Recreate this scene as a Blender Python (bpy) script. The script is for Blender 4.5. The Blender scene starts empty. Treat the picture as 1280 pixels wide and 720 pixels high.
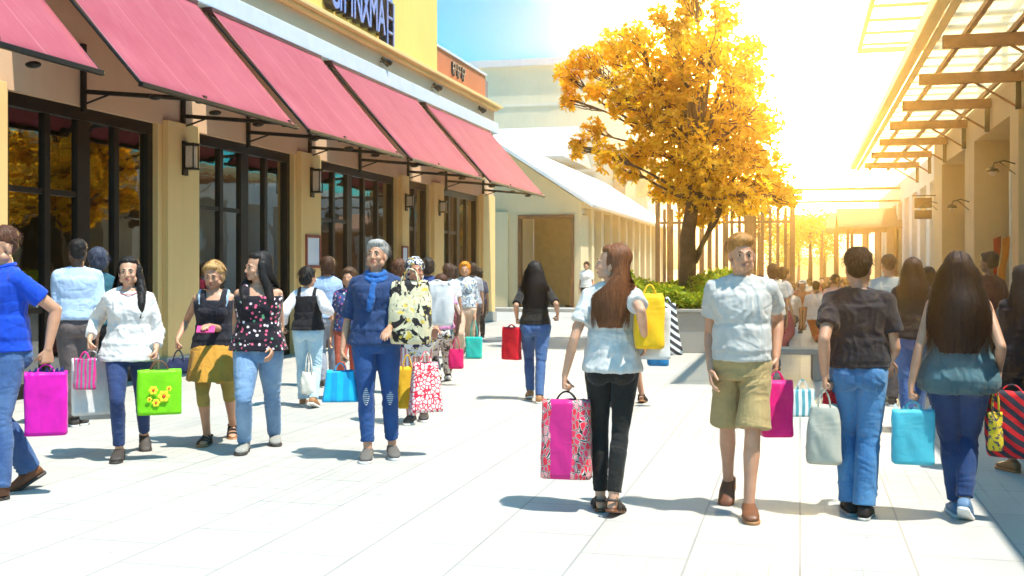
import bpy, bmesh, math, random
import numpy as np
from mathutils import Vector, Matrix, Quaternion
random.seed(7)
PI = math.pi
R = math.radians
scene = bpy.context.scene
COL = scene.collection
F_PX = 1400.0
YAW = math.atan2(360, F_PX)
SN, CS = math.sin(YAW), math.cos(YAW)
EYE = 1.55
HV = 335.0

# ---------------------------------------------------------------- camera
cam_d = bpy.data.cameras.new('camera')
cam_d.sensor_width = 36
cam_d.lens = 36 * F_PX / 1280
cam_d.shift_y = -(HV - 360) / 1280 * -1
cam_d.clip_end = 3000
cam_d.clip_start = 0.1
cam = bpy.data.objects.new('camera', cam_d)
COL.objects.link(cam)
cam.location = (0, 0, EYE)
cam.rotation_euler = (PI / 2, 0, YAW)
cam_d.shift_y = (HV - 360) / 1280
scene.camera = cam

def at_d(u, v, d):
    """world point seen at photo pixel (u,v) at depth d"""
    l = (u - 640) / F_PX * d
    return Vector((CS * l - SN * d, SN * l + CS * d, EYE - (v - HV) / F_PX * d))

def ground(u, v):
    d = F_PX * EYE / (v - HV)
    p = at_d(u, v, d); p.z = 0
    return p

def depth_of(p):
    return -SN * p.x + CS * p.y

# ---------------------------------------------------------------- world
world = bpy.data.worlds.new('World')
scene.world = world
world.use_nodes = True
SUN_EL, SUN_ROT = R(66), R(108)
def build_world():
    nt = world.node_tree; N = nt.nodes; L = nt.links
    N.clear()
    out = N.new('ShaderNodeOutputWorld')
    bg = N.new('ShaderNodeBackground'); bg.inputs['Strength'].default_value = 0.088
    sky = N.new('ShaderNodeTexSky'); sky.sky_type = 'NISHITA'
    sky.sun_disc = False; sky.sun_elevation = SUN_EL; sky.sun_rotation = SUN_ROT
    sky.air_density = 1.1; sky.dust_density = 1.2; sky.ozone_density = 1.0
    tc = N.new('ShaderNodeTexCoord')
    hs = N.new('ShaderNodeHueSaturation'); hs.inputs['Saturation'].default_value = 1.75; hs.inputs['Hue'].default_value = 0.475
    L.new(sky.outputs[0], hs.inputs['Color'])
    # bright hazy air round the low warm glow down the street
    g = at_d(1060, 60, 1.0) - Vector((0, 0, EYE)); g.normalize()
    dot = N.new('ShaderNodeVectorMath'); dot.operation = 'DOT_PRODUCT'
    dot.inputs[1].default_value = g
    L.new(tc.outputs['Generated'], dot.inputs[0])
    mp = N.new('ShaderNodeMapRange'); mp.inputs['From Min'].default_value = math.cos(R(14)); mp.inputs['From Max'].default_value = math.cos(R(8.5))
    mp.interpolation_type = 'SMOOTHERSTEP'
    L.new(dot.outputs['Value'], mp.inputs['Value'])
    # soft cloud wisps
    nz = N.new('ShaderNodeTexNoise'); nz.inputs['Scale'].default_value = 5; nz.inputs['Detail'].default_value = 5
    mpv = N.new('ShaderNodeMapping'); mpv.inputs['Scale'].default_value = (1, 1, 2.6)
    L.new(tc.outputs['Generated'], mpv.inputs[0]); L.new(mpv.outputs[0], nz.inputs['Vector'])
    cr = N.new('ShaderNodeMapRange'); cr.inputs['From Min'].default_value = .5; cr.inputs['From Max'].default_value = .8
    cr.inputs['To Max'].default_value = .12
    L.new(nz.outputs['Fac'], cr.inputs['Value'])
    cl = N.new('ShaderNodeMixRGB'); cl.inputs['Color2'].default_value = (1.5, 9.0, 10, 1)
    ti = N.new('ShaderNodeMixRGB'); ti.blend_type = 'MULTIPLY'; ti.inputs[0].default_value = 1; ti.inputs['Color2'].default_value = (.0, 1.66, 2.05, 1)
    L.new(hs.outputs[0], ti.inputs['Color1'])
    L.new(cr.outputs[0], cl.inputs['Fac']); L.new(ti.outputs[0], cl.inputs['Color1'])
    mx = N.new('ShaderNodeMixRGB'); mx.inputs['Color2'].default_value = (24, 20, 12, 1)
    L.new(mp.outputs[0], mx.inputs['Fac']); L.new(cl.outputs[0], mx.inputs['Color1'])
    # the dazzling core of the glare, low over the end of the street
    g2 = at_d(968, 92, 1.0) - Vector((0, 0, EYE)); g2.normalize()
    dot2 = N.new('ShaderNodeVectorMath'); dot2.operation = 'DOT_PRODUCT'; dot2.inputs[1].default_value = g2
    L.new(tc.outputs['Generated'], dot2.inputs[0])
    m2 = N.new('ShaderNodeMapRange'); m2.inputs['From Min'].default_value = math.cos(R(8)); m2.inputs['From Max'].default_value = math.cos(R(1.5)); m2.interpolation_type = 'SMOOTHERSTEP'
    L.new(dot2.outputs['Value'], m2.inputs['Value'])
    mx2 = N.new('ShaderNodeMixRGB'); mx2.inputs['Color2'].default_value = (820, 560, 200, 1)
    L.new(m2.outputs[0], mx2.inputs['Fac']); L.new(mx.outputs[0], mx2.inputs['Color1']); mx = mx2
    L.new(mx.outputs[0], bg.inputs['Color']); L.new(bg.outputs[0], out.inputs['Surface'])
build_world()
sl = bpy.data.lights.new('sun', 'SUN'); sl.energy = 5.0; sl.angle = R(0.5); sl.color = (1, .93, .82)
so = bpy.data.objects.new('sun', sl); COL.objects.link(so)
sd = Vector((math.sin(SUN_ROT) * math.cos(SUN_EL), math.cos(SUN_ROT) * math.cos(SUN_EL), math.sin(SUN_EL)))
so.rotation_euler = sd.to_track_quat('Z', 'Y').to_euler()
so.location = (5, 0, 20)
vs = scene.view_settings
vs.view_transform = 'Standard'; vs.look = 'None'; vs.gamma = 1; vs.exposure = 0.70
scene.cycles.use_denoising = True
scene.cycles.max_bounces = 6
scene.cycles.transparent_max_bounces = 12
scene.cycles.sample_clamp_indirect = 6
scene.cycles.caustics_reflective = False
scene.cycles.caustics_refractive = False

# ---------------------------------------------------------------- materials
MATS = {}
class NT:
    def __init__(s, name):
        s.m = bpy.data.materials.new(name); s.m.use_nodes = True
        s.nt = s.m.node_tree; s.N = s.nt.nodes; s.L = s.nt.links
        s.b = s.N['Principled BSDF']; s.out = s.N['Material Output']
        s.tc = s.N.new('ShaderNodeTexCoord')
        s.co = s.tc.outputs['Object']
    def mapping(s, scale=(1, 1, 1), rot=(0, 0, 0), loc=(0, 0, 0), src=None):
        m = s.N.new('ShaderNodeMapping'); m.inputs['Scale'].default_value = scale
        m.inputs['Rotation'].default_value = rot; m.inputs['Location'].default_value = loc
        s.L.new(src or s.co, m.inputs[0]); return m.outputs[0]
    def noise(s, scale, detail=4, rough=.55, src=None, dist=0):
        n = s.N.new('ShaderNodeTexNoise'); n.inputs['Scale'].default_value = scale
        n.inputs['Detail'].default_value = detail; n.inputs['Roughness'].default_value = rough
        n.inputs['Distortion'].default_value = dist
        s.L.new(src or s.co, n.inputs['Vector']); return n.outputs['Fac']
    def vor(s, scale, feature='F1', src=None, out='Distance', rnd=1):
        n = s.N.new('ShaderNodeTexVoronoi'); n.feature = feature; n.inputs['Scale'].default_value = scale
        n.inputs['Randomness'].default_value = rnd
        s.L.new(src or s.co, n.inputs['Vector']); return n.outputs[out]
    def ramp(s, val, stops, interp='LINEAR'):
        r = s.N.new('ShaderNodeValToRGB'); e = r.color_ramp; e.interpolation = interp
        while len(e.elements) < len(stops): e.elements.new(.5)
        for el, (p, c) in zip(e.elements, stops):
            el.position = p; el.color = (*c, 1) if len(c) == 3 else c
        s.L.new(val, r.inputs[0]); return r.outputs[0]
    def rng(s, val, a, b, c=0, d=1):
        r = s.N.new('ShaderNodeMapRange'); 
        for k, x in zip(('From Min', 'From Max', 'To Min', 'To Max'), (a, b, c, d)): r.inputs[k].default_value = x
        s.L.new(val, r.inputs['Value']); return r.outputs[0]
    def mix(s, fac, a, b, mode='MIX'):
        m = s.N.new('ShaderNodeMixRGB'); m.blend_type = mode
        for i, x in zip((0, 1, 2), (fac, a, b)):
            if isinstance(x, (int, float)): m.inputs[i].default_value = x
            elif isinstance(x, (tuple, list)): m.inputs[i].default_value = (*x[:3], 1)
            else: s.L.new(x, m.inputs[i])
        return m.outputs[0]
    def math(s, op, a, b=0):
        m = s.N.new('ShaderNodeMath'); m.operation = op
        for i, x in enumerate((a, b)):
            if isinstance(x, (int, float)): m.inputs[i].default_value = x
            else: s.L.new(x, m.inputs[i])
        return m.outputs[0]
    def sep(s, src=None):
        m = s.N.new('ShaderNodeSeparateXYZ'); s.L.new(src or s.co, m.inputs[0]); return m.outputs
    def base(s, c):
        if isinstance(c, tuple): s.b.inputs['Base Color'].default_value = (*c, 1)
        else: s.L.new(c, s.b.inputs['Base Color'])
    def bump(s, h, strength=.3, dist=.01):
        b = s.N.new('ShaderNodeBump'); b.inputs['Strength'].default_value = strength; b.inputs['Distance'].default_value = dist
        s.L.new(h, b.inputs['Height']); s.L.new(b.outputs[0], s.b.inputs['Normal'])
    def rough(s, r):
        if isinstance(r, (int, float)): s.b.inputs['Roughness'].default_value = r
        else: s.L.new(r, s.b.inputs['Roughness'])

def mul(c, k): return tuple(min(1, x * k) for x in c)

def cached(f):
    def g(name, *a, **k):
        if name not in MATS: MATS[name] = f(name, *a, **k)
        return MATS[name]
    return g

@cached
def plain(name, c, rough=.6, metal=0, var=.12, nscale=4, bump=.15, bscale=60, spec=.4):
    t = NT(name)
    n = t.noise(nscale, 5)
    col = t.ramp(n, [(.3, mul(c, 1 - var)), (.7, mul(c, 1 + var))])
    t.base(col); t.rough(t.rng(t.noise(nscale * 6, 3), .3, .7, max(.02, rough - .08), min(1, rough + .08)))
    t.b.inputs['Metallic'].default_value = metal
    t.b.inputs['Specular IOR Level'].default_value = spec
    if bump: t.bump(t.noise(bscale, 3), bump, .004)
    return t.m

@cached
def stucco(name, c, stain=.12):
    t = NT(name)
    big = t.noise(.6, 4, .6)
    drip = t.noise(1.0, 5, .6, src=t.mapping((5, 5, .5)))
    col = t.ramp(big, [(.3, mul(c, 1 - stain)), (.75, mul(c, 1.06))])
    col = t.mix(t.rng(drip, .5, .78, 0, .3), col, mul(c, .78))
    col = t.mix(t.rng(t.noise(45, 3), .35, .65, 0, .16), col, mul(c, .82))
    t.base(col); t.rough(.9); t.bump(t.noise(90, 4), .35, .006)
    t.b.inputs['Specular IOR Level'].default_value = .2
    return t.m

@cached
def cloth(name, c, c2=None, pat=None, rough=.85, scale=1.0, trans=0):
    t = NT(name)
    n = t.noise(6, 4)
    col = t.ramp(n, [(.3, mul(c, .86)), (.7, mul(c, 1.1))])
    if pat == 'denim':
        col = t.ramp(t.noise(3.2, 3), [(.3, c), (.72, c2 or mul(c, 1.8))])
        col = t.mix(t.rng(t.noise(220, 2, src=t.mapping((1, 1, .25))), .4, .7, 0, .35), col, mul(c, 2.4))
    elif pat == 'floral':
        d = t.vor(26 * scale); k = t.vor(26 * scale, out='Color')
        sp = t.sep(k)[0]
        fc = t.ramp(sp, [(0, (.75, .12, .22)), (.35, (.8, .6, .65)), (.6, (.12, .35, .2)), (.8, (.85, .75, .75))], 'CONSTANT')
        col = t.mix(t.math('LESS_THAN', t.math('ADD', d, t.math('MULTIPLY', t.noise(60), .25)), .44), col, fc)
    elif pat == 'blobs':
        n2 = t.noise(8 * scale, 4, .6, dist=1.2)
        col = t.mix(t.math('GREATER_THAN', n2, .53), col, c2)
        col = t.mix(t.math('GREATER_THAN', t.noise(17 * scale, 3), .62), col, (.7, .5, .08))
    elif pat == 'snake':
        s = t.sep()
        e = t.vor(36 * scale, 'DISTANCE_TO_EDGE', src=t.mapping((1, 1, .6)))
        f = t.vor(36 * scale, out='Color', src=t.mapping((1, 1, .6)))
        cell = t.ramp(t.sep(f)[0], [(0, (.8, .03, .06)), (.55, (.9, .35, .35)), (.7, (.85, .05, .12))], 'CONSTANT')
        cell = t.mix(t.math('LESS_THAN', t.math('ADD', e, t.math('MULTIPLY', t.noise(40), .1)), .14), cell, (.85, .8, .74))
        cell = t.mix(t.math('LESS_THAN', e, .05), cell, (.03, .02, .02))
        xx = t.math('ABSOLUTE', t.math('ADD', s[0], t.math('MULTIPLY', t.noise(9), .05)))
        col = t.mix(t.math('LESS_THAN', xx, .068), cell, (.62, .02, .22))
    elif pat == 'spots':
        e = t.vor(34 * scale, 'DISTANCE_TO_EDGE')
        col = t.mix(t.math('LESS_THAN', t.math('ADD', e, t.math('MULTIPLY', t.noise(40), .2)), .2), c2 or (.9, .85, .8), c)
    elif pat == 'stripes':
        w = t.N.new('ShaderNodeTexWave'); w.inputs['Scale'].default_value = 5.5 * scale; w.inputs['Distortion'].default_value = .6
        t.L.new(t.mapping(rot=(0, R(55), R(20))), w.inputs['Vector'])
        col = t.mix(t.math('GREATER_THAN', w.outputs['Fac'], .45), c, c2)
    elif pat == 'vstripes':
        w = t.N.new('ShaderNodeTexWave'); w.inputs['Scale'].default_value = 8 * scale; w.inputs['Distortion'].default_value = 1.5
        t.L.new(t.co, w.inputs['Vector'])
        col = t.mix(t.math('GREATER_THAN', w.outputs['Fac'], .5), c, c2)
    t.base(col); t.rough(rough)
    t.b.inputs['Specular IOR Level'].default_value = .25
    if 'Sheen Weight' in t.b.inputs: t.b.inputs['Sheen Weight'].default_value = .12
    f1 = t.math('ABSOLUTE', t.math('SUBTRACT', t.noise(1, 2, src=t.mapping((9, 9, 3.0), rot=(0, .35, 0)), dist=.5), .5))
    f2 = t.math('ABSOLUTE', t.math('SUBTRACT', t.noise(1, 2, src=t.mapping((4, 4, 8), rot=(0, -.7, 0), loc=(3, 1, 0)), dist=.6), .5))
    f = t.math('ADD', t.math('MINIMUM', t.math('MULTIPLY', f1, 6), 1), t.math('MINIMUM', t.math('MULTIPLY', f2, 7), 1))
    h = t.math('ADD', t.math('MULTIPLY', t.noise(420, 2), .05), t.math('MULTIPLY', f, .8))
    t.bump(h, .30 if not name.startswith('bag') else .12, .014)
    if trans:
        tr = t.N.new('ShaderNodeBsdfTranslucent'); 
        if isinstance(col, tuple): tr.inputs[0].default_value = (*col, 1)
        else: t.L.new(col, tr.inputs[0])
        ms = t.N.new('ShaderNodeMixShader'); ms.inputs[0].default_value = trans
        t.L.new(t.b.outputs[0], ms.inputs[1]); t.L.new(tr.outputs[0], ms.inputs[2]); t.L.new(ms.outputs[0], t.out.inputs[0])
    return t.m

@cached
def skin(name, c):
    t = NT(name)
    col = t.ramp(t.noise(9, 4), [(.3, (c[0] * .88, c[1] * .82, c[2] * .8)), (.7, mul(c, 1.08))])
    col = t.mix(t.rng(t.noise(60, 3), .5, .8, 0, .25), col, (c[0] * .95, c[1] * .7, c[2] * .65))
    t.base(col); t.rough(.48)
    t.b.inputs['Subsurface Weight'].default_value = .12
    t.b.inputs['Subsurface Radius'].default_value = (.02, .008, .004)
    t.bump(t.noise(160, 3), .12, .002)
    return t.m

@cached
def hairm(name, c):
    t = NT(name)
    n = t.noise(1, 3, src=t.mapping((160, 160, 9)))
    col = t.ramp(n, [(.3, mul(c, .6)), (.7, mul(c, 1.7))])
    t.base(col); t.rough(.58); t.b.inputs['Specular IOR Level'].default_value = .28
    t.bump(n, .5, .003)
    return t.m

# ---------------------------------------------------------------- object helpers
PENDING = []
def link_later(o): PENDING.append(o); return o
def empty(name, loc=(0, 0, 0), rz=0, label=None, cat=None, group=None, kind=None):
    o = bpy.data.objects.new(name, None); o.empty_display_size = .2
    o.location = loc; o.rotation_euler = (0, 0, rz)
    tag(o, label, cat, group, kind)
    return link_later(o)
def tag(o, label=None, cat=None, group=None, kind=None):
    if label: o['label'] = label
    if cat: o['category'] = cat
    if group: o['group'] = group
    if kind: o['kind'] = kind
    return o
def mesh_obj(name, me, mat, parent=None, smooth=False):
    o = bpy.data.objects.new(name, me)
    if mat: 
        me.materials.clear()
        for m in (mat if isinstance(mat, (list, tuple)) else [mat]): me.materials.append(m)
    if smooth: me.shade_smooth()
    else: me.shade_flat()
    if parent: o.parent = parent
    return link_later(o)
def bm_obj(name, bm, mat, parent=None, smooth=False):
    me = bpy.data.meshes.new(name)
    bmesh.ops.recalc_face_normals(bm, faces=bm.faces)
    bm.to_mesh(me); bm.free()
    return mesh_obj(name, me, mat, parent, smooth)

def box(bm, x0, x1, y0, y1, z0, z1, M=None, bev=0):
    vs_ = [bm.verts.new(Vector(p) if M is None else M @ Vector(p)) for p in
           [(x0, y0, z0), (x1, y0, z0), (x1, y1, z0), (x0, y1, z0), (x0, y0, z1), (x1, y0, z1), (x1, y1, z1), (x0, y1, z1)]]
    fs = []
    for f in ((0, 3, 2, 1), (4, 5, 6, 7), (0, 1, 5, 4), (1, 2, 6, 5), (2, 3, 7, 6), (3, 0, 4, 7)):
        fs.append(bm.faces.new([vs_[i] for i in f]))
    if bev:
        es = list({e for f in fs for e in f.edges})
        bmesh.ops.bevel(bm, geom=es, offset=bev, segments=2, affect='EDGES', profile=.6)
    return vs_
def B(name, dims, mat, parent=None, bev=0):
    bm = bmesh.new()
    for d in (dims if isinstance(dims[0], (tuple, list)) else [dims]): box(bm, *d, bev=bev)
    return bm_obj(name, bm, mat, parent)

def frame_of(d, ref=None):
    d = d.normalized()
    a = ref if ref is not None else (Vector((0, 0, 1)) if abs(d.z) < .9 else Vector((0, 1, 0)))
    x = a - d * a.dot(d)
    if x.length < 1e-5: x = Vector((1, 0, 0)) - d * d.x
    x.normalize(); y = d.cross(x)
    return x, y

def loft(bm, rings, close=True, n=None):
    """rings: list of lists of points"""
    V = [[bm.verts.new(p) for p in r] for r in rings]
    for a, b in zip(V[:-1], V[1:]):
        k = len(a)
        for i in range(k): bm.faces.new((a[i], a[(i + 1) % k], b[(i + 1) % k], b[i]))
    if close:
        bm.faces.new(V[0][::-1]); bm.faces.new(V[-1])
    return V
def ering(c, ax, ay, n=20, p=1.0):
    out = []
    for i in range(n):
        t = 2 * PI * i / n; ct, st = math.cos(t), math.sin(t)
        if p != 1: ct = math.copysign(abs(ct) ** p, ct); st = math.copysign(abs(st) ** p, st)
        out.append(c + ax * ct + ay * st)
    return out
def tube(bm, pts, rad, n=10, ref=None, squash=1.0):
    pts = [Vector(p) for p in pts]
    if not isinstance(rad, (list, tuple)): rad = [rad] * len(pts)
    rings = []
    for i, p in enumerate(pts):
        d = (pts[min(i + 1, len(pts) - 1)] - pts[max(i - 1, 0)])
        x, y = frame_of(d, ref)
        rings.append(ering(p, x * rad[i] * squash, y * rad[i], n))
    loft(bm, rings)
def ball(bm, c, r, n=12, M=None):
    r = r if isinstance(r, (tuple, list)) else (r, r, r)
    m = Matrix.Translation(c) @ (M or Matrix()) @ Matrix.Diagonal((*r, 1))
    k = max(6, n // 2 + 2)
    top = bm.verts.new(m @ Vector((0, 0, 1))); bot = bm.verts.new(m @ Vector((0, 0, -1))); prev = None
    for j in range(1, k):
        ph = PI * j / k; sp, cp = math.sin(ph), math.cos(ph)
        ring = [bm.verts.new(m @ Vector((sp * math.cos(2 * PI * i / n), sp * math.sin(2 * PI * i / n), cp))) for i in range(n)]
        if prev is None:
            for i in range(n): bm.faces.new((top, ring[i], ring[(i + 1) % n]))
        else:
            for i in range(n): bm.faces.new((prev[i], ring[i], ring[(i + 1) % n], prev[(i + 1) % n]))
        prev = ring
    for i in range(n): bm.faces.new((bot, prev[(i + 1) % n], prev[i]))
def limb(bm, pts, rad, n=14, caps=True):
    """tapered capsules for the voxel union"""
    pts = [Vector(p) for p in pts]
    for i in range(len(pts) - 1):
        a, b = pts[i], pts[i + 1]
        if (b - a).length < 1e-4: continue
        x, y = frame_of(b - a)
        loft(bm, [ering(a, x * rad[i], y * rad[i], n), ering(b, x * rad[i + 1], y * rad[i + 1], n)])
    for i, p in enumerate(pts):
        if caps is True or (0 < i < len(pts) - 1) or (caps == 'start' and i == 0):
            ball(bm, p, rad[i], n)

def rvec_(r):
    return Vector((r.gauss(0, 1), r.gauss(0, 1), r.gauss(0, 1))).normalized()

# numpy value noise
_rs = np.random.RandomState(3)
_perm = _rs.permutation(4096)
_vals = _rs.rand(4096)
def vnoise(P, seed=0):
    P = P + seed * 17.31
    i = np.floor(P).astype(np.int64); f = P - i; f = f * f * (3 - 2 * f)
    def h(a, b, c): return _vals[_perm[(_perm[(_perm[a & 4095] + b) & 4095] + c) & 4095]]
    x, y, z = i[:, 0], i[:, 1], i[:, 2]
    r = 0
    for dx in (0, 1):
        for dy in (0, 1):
            for dz in (0, 1):
                w = (f[:, 0] if dx else 1 - f[:, 0]) * (f[:, 1] if dy else 1 - f[:, 1]) * (f[:, 2] if dz else 1 - f[:, 2])
                r = r + w * h(x + dx, y + dy, z + dz)
    return r
def fbm(P, seed=0, o=3):
    r = 0; a = .5
    for k in range(o): r = r + a * vnoise(P * 2 ** k, seed + k); a *= .5
    return r
def mesh_np(me):
    n = len(me.vertices); co = np.empty(n * 3); me.vertices.foreach_get('co', co)
    no = np.empty(n * 3); me.vertices.foreach_get('normal', no)
    return co.reshape(-1, 3), no.reshape(-1, 3)
def displace(me, fn):
    co, no = mesh_np(me)
    d = fn(co, no)
    co = co + (no * d[:, None] if d.ndim == 1 else d)
    me.vertices.foreach_set('co', co.ravel()); me.update()

def wr_shirt(amp, seed):
    def f(co, no):
        P = co.copy(); w = fbm(P * 4, seed)
        Q = np.stack([P[:, 0] * 13 + w * 5, P[:, 1] * 13 + w * 4, P[:, 2] * 4.2 + P[:, 0] * 5], 1)
        r1 = 1 - np.abs(2 * vnoise(Q, seed) - 1)
        Q2 = np.stack([P[:, 0] * 6 + P[:, 2] * 9, P[:, 1] * 7, P[:, 2] * 13 - P[:, 0] * 9 + w * 5], 1)
        r2 = 1 - np.abs(2 * vnoise(Q2, seed + 5) - 1)
        Q3 = np.stack([P[:, 0] * 30 + w * 8, P[:, 1] * 30, P[:, 2] * 9 - P[:, 0] * 12], 1)
        r3 = 1 - np.abs(2 * vnoise(Q3, seed + 9) - 1)
        return amp * (r1 ** 2.2 * .95 + r2 ** 2.5 * .35 + r3 ** 2 * .35 - .6)
    return f
def wr_pants(amp, seed):
    def f(co, no):
        P = co; w = fbm(P * 5, seed)
        Q = np.stack([P[:, 0] * 7, P[:, 1] * 7, P[:, 2] * 20 + P[:, 0] * 14 + w * 8], 1)
        r = (1 - np.abs(2 * vnoise(Q, seed) - 1)) ** 2
        z = P[:, 2]
        k = .35 + .9 * np.exp(-((z - .46) / .1) ** 2) + 1.3 * np.exp(-((z - .13) / .1) ** 2) + .9 * np.exp(-((z - .84) / .07) ** 2)
        return amp * (r - .4) * k
    return f
def wr_hair(amp, seed):
    def f(co, no):
        th = np.arctan2(co[:, 0], -co[:, 1] + .02)
        Q = np.stack([np.cos(th) * 22 + co[:, 0] * 30, np.sin(th) * 22 + co[:, 1] * 20, co[:, 2] * 5], 1)
        return amp * (fbm(Q, seed) * 2 - .9)
    return f
def wr_short(amp, seed):
    def f(co, no): return amp * (fbm(co * np.array([38, 38, 30]), seed, 3) * 2 - .8)
    return f

def remesh_part(bm, name, mat, parent, voxel, smooth=3, disp=None, cut=None):
    me = bpy.data.meshes.new('tmp')
    bmesh.ops.recalc_face_normals(bm, faces=bm.faces)
    bm.to_mesh(me); bm.free()
    o = bpy.data.objects.new('tmp', me); COL.objects.link(o)
    md = o.modifiers.new('r', 'REMESH'); md.mode = 'VOXEL'; md.voxel_size = voxel; md.adaptivity = 0
    if smooth:
        ms = o.modifiers.new('s', 'SMOOTH'); ms.iterations = smooth; ms.factor = .5
    dg = bpy.context.evaluated_depsgraph_get()
    new = bpy.data.meshes.new_from_object(o.evaluated_get(dg))
    bpy.data.objects.remove(o); bpy.data.meshes.remove(me)
    if disp: displace(new, disp)
    new.name = name
    return mesh_obj(name, new, mat, parent, smooth=True)

# ---------------------------------------------------------------- human figures
SK = {'F': [(.80, .10, .08, 0), (.86, .160, .108, -.008), (.92, .172, .118, -.012), (1.00, .155, .105, -.004), (1.08, .126, .088, 0), (1.17, .132, .093, 0),
            (1.27, .148, .108, .006), (1.34, .155, .098, 0), (1.39, .150, .078, -.005), (1.425, .10, .062, -.008), (1.455, .056, .052, -.004)],
      'M': [(.80, .10, .08, 0), (.86, .155, .108, -.005), (.92, .163, .115, -.008), (1.00, .155, .108, 0), (1.08, .150, .102, .002), (1.17, .155, .106, .004),
            (1.27, .172, .118, .006), (1.34, .182, .108, 0), (1.39, .172, .086, -.005), (1.43, .11, .066, -.008), (1.46, .062, .057, -.004)]}

def ik(a, b, l1, l2, pole):
    d = b - a; L = d.length
    if L > (l1 + l2) * .998:
        b = a + d.normalized() * (l1 + l2) * .998; d = b - a; L = d.length
    k = (l1 * l1 - l2 * l2 + L * L) / (2 * L); h = math.sqrt(max(0, l1 * l1 - k * k))
    dn = d.normalized(); p = pole - dn * pole.dot(dn)
    if p.length < 1e-4: p = Vector((0, 0, 1)) - dn * dn.z
    return a + dn * k + p.normalized() * h, b

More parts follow.
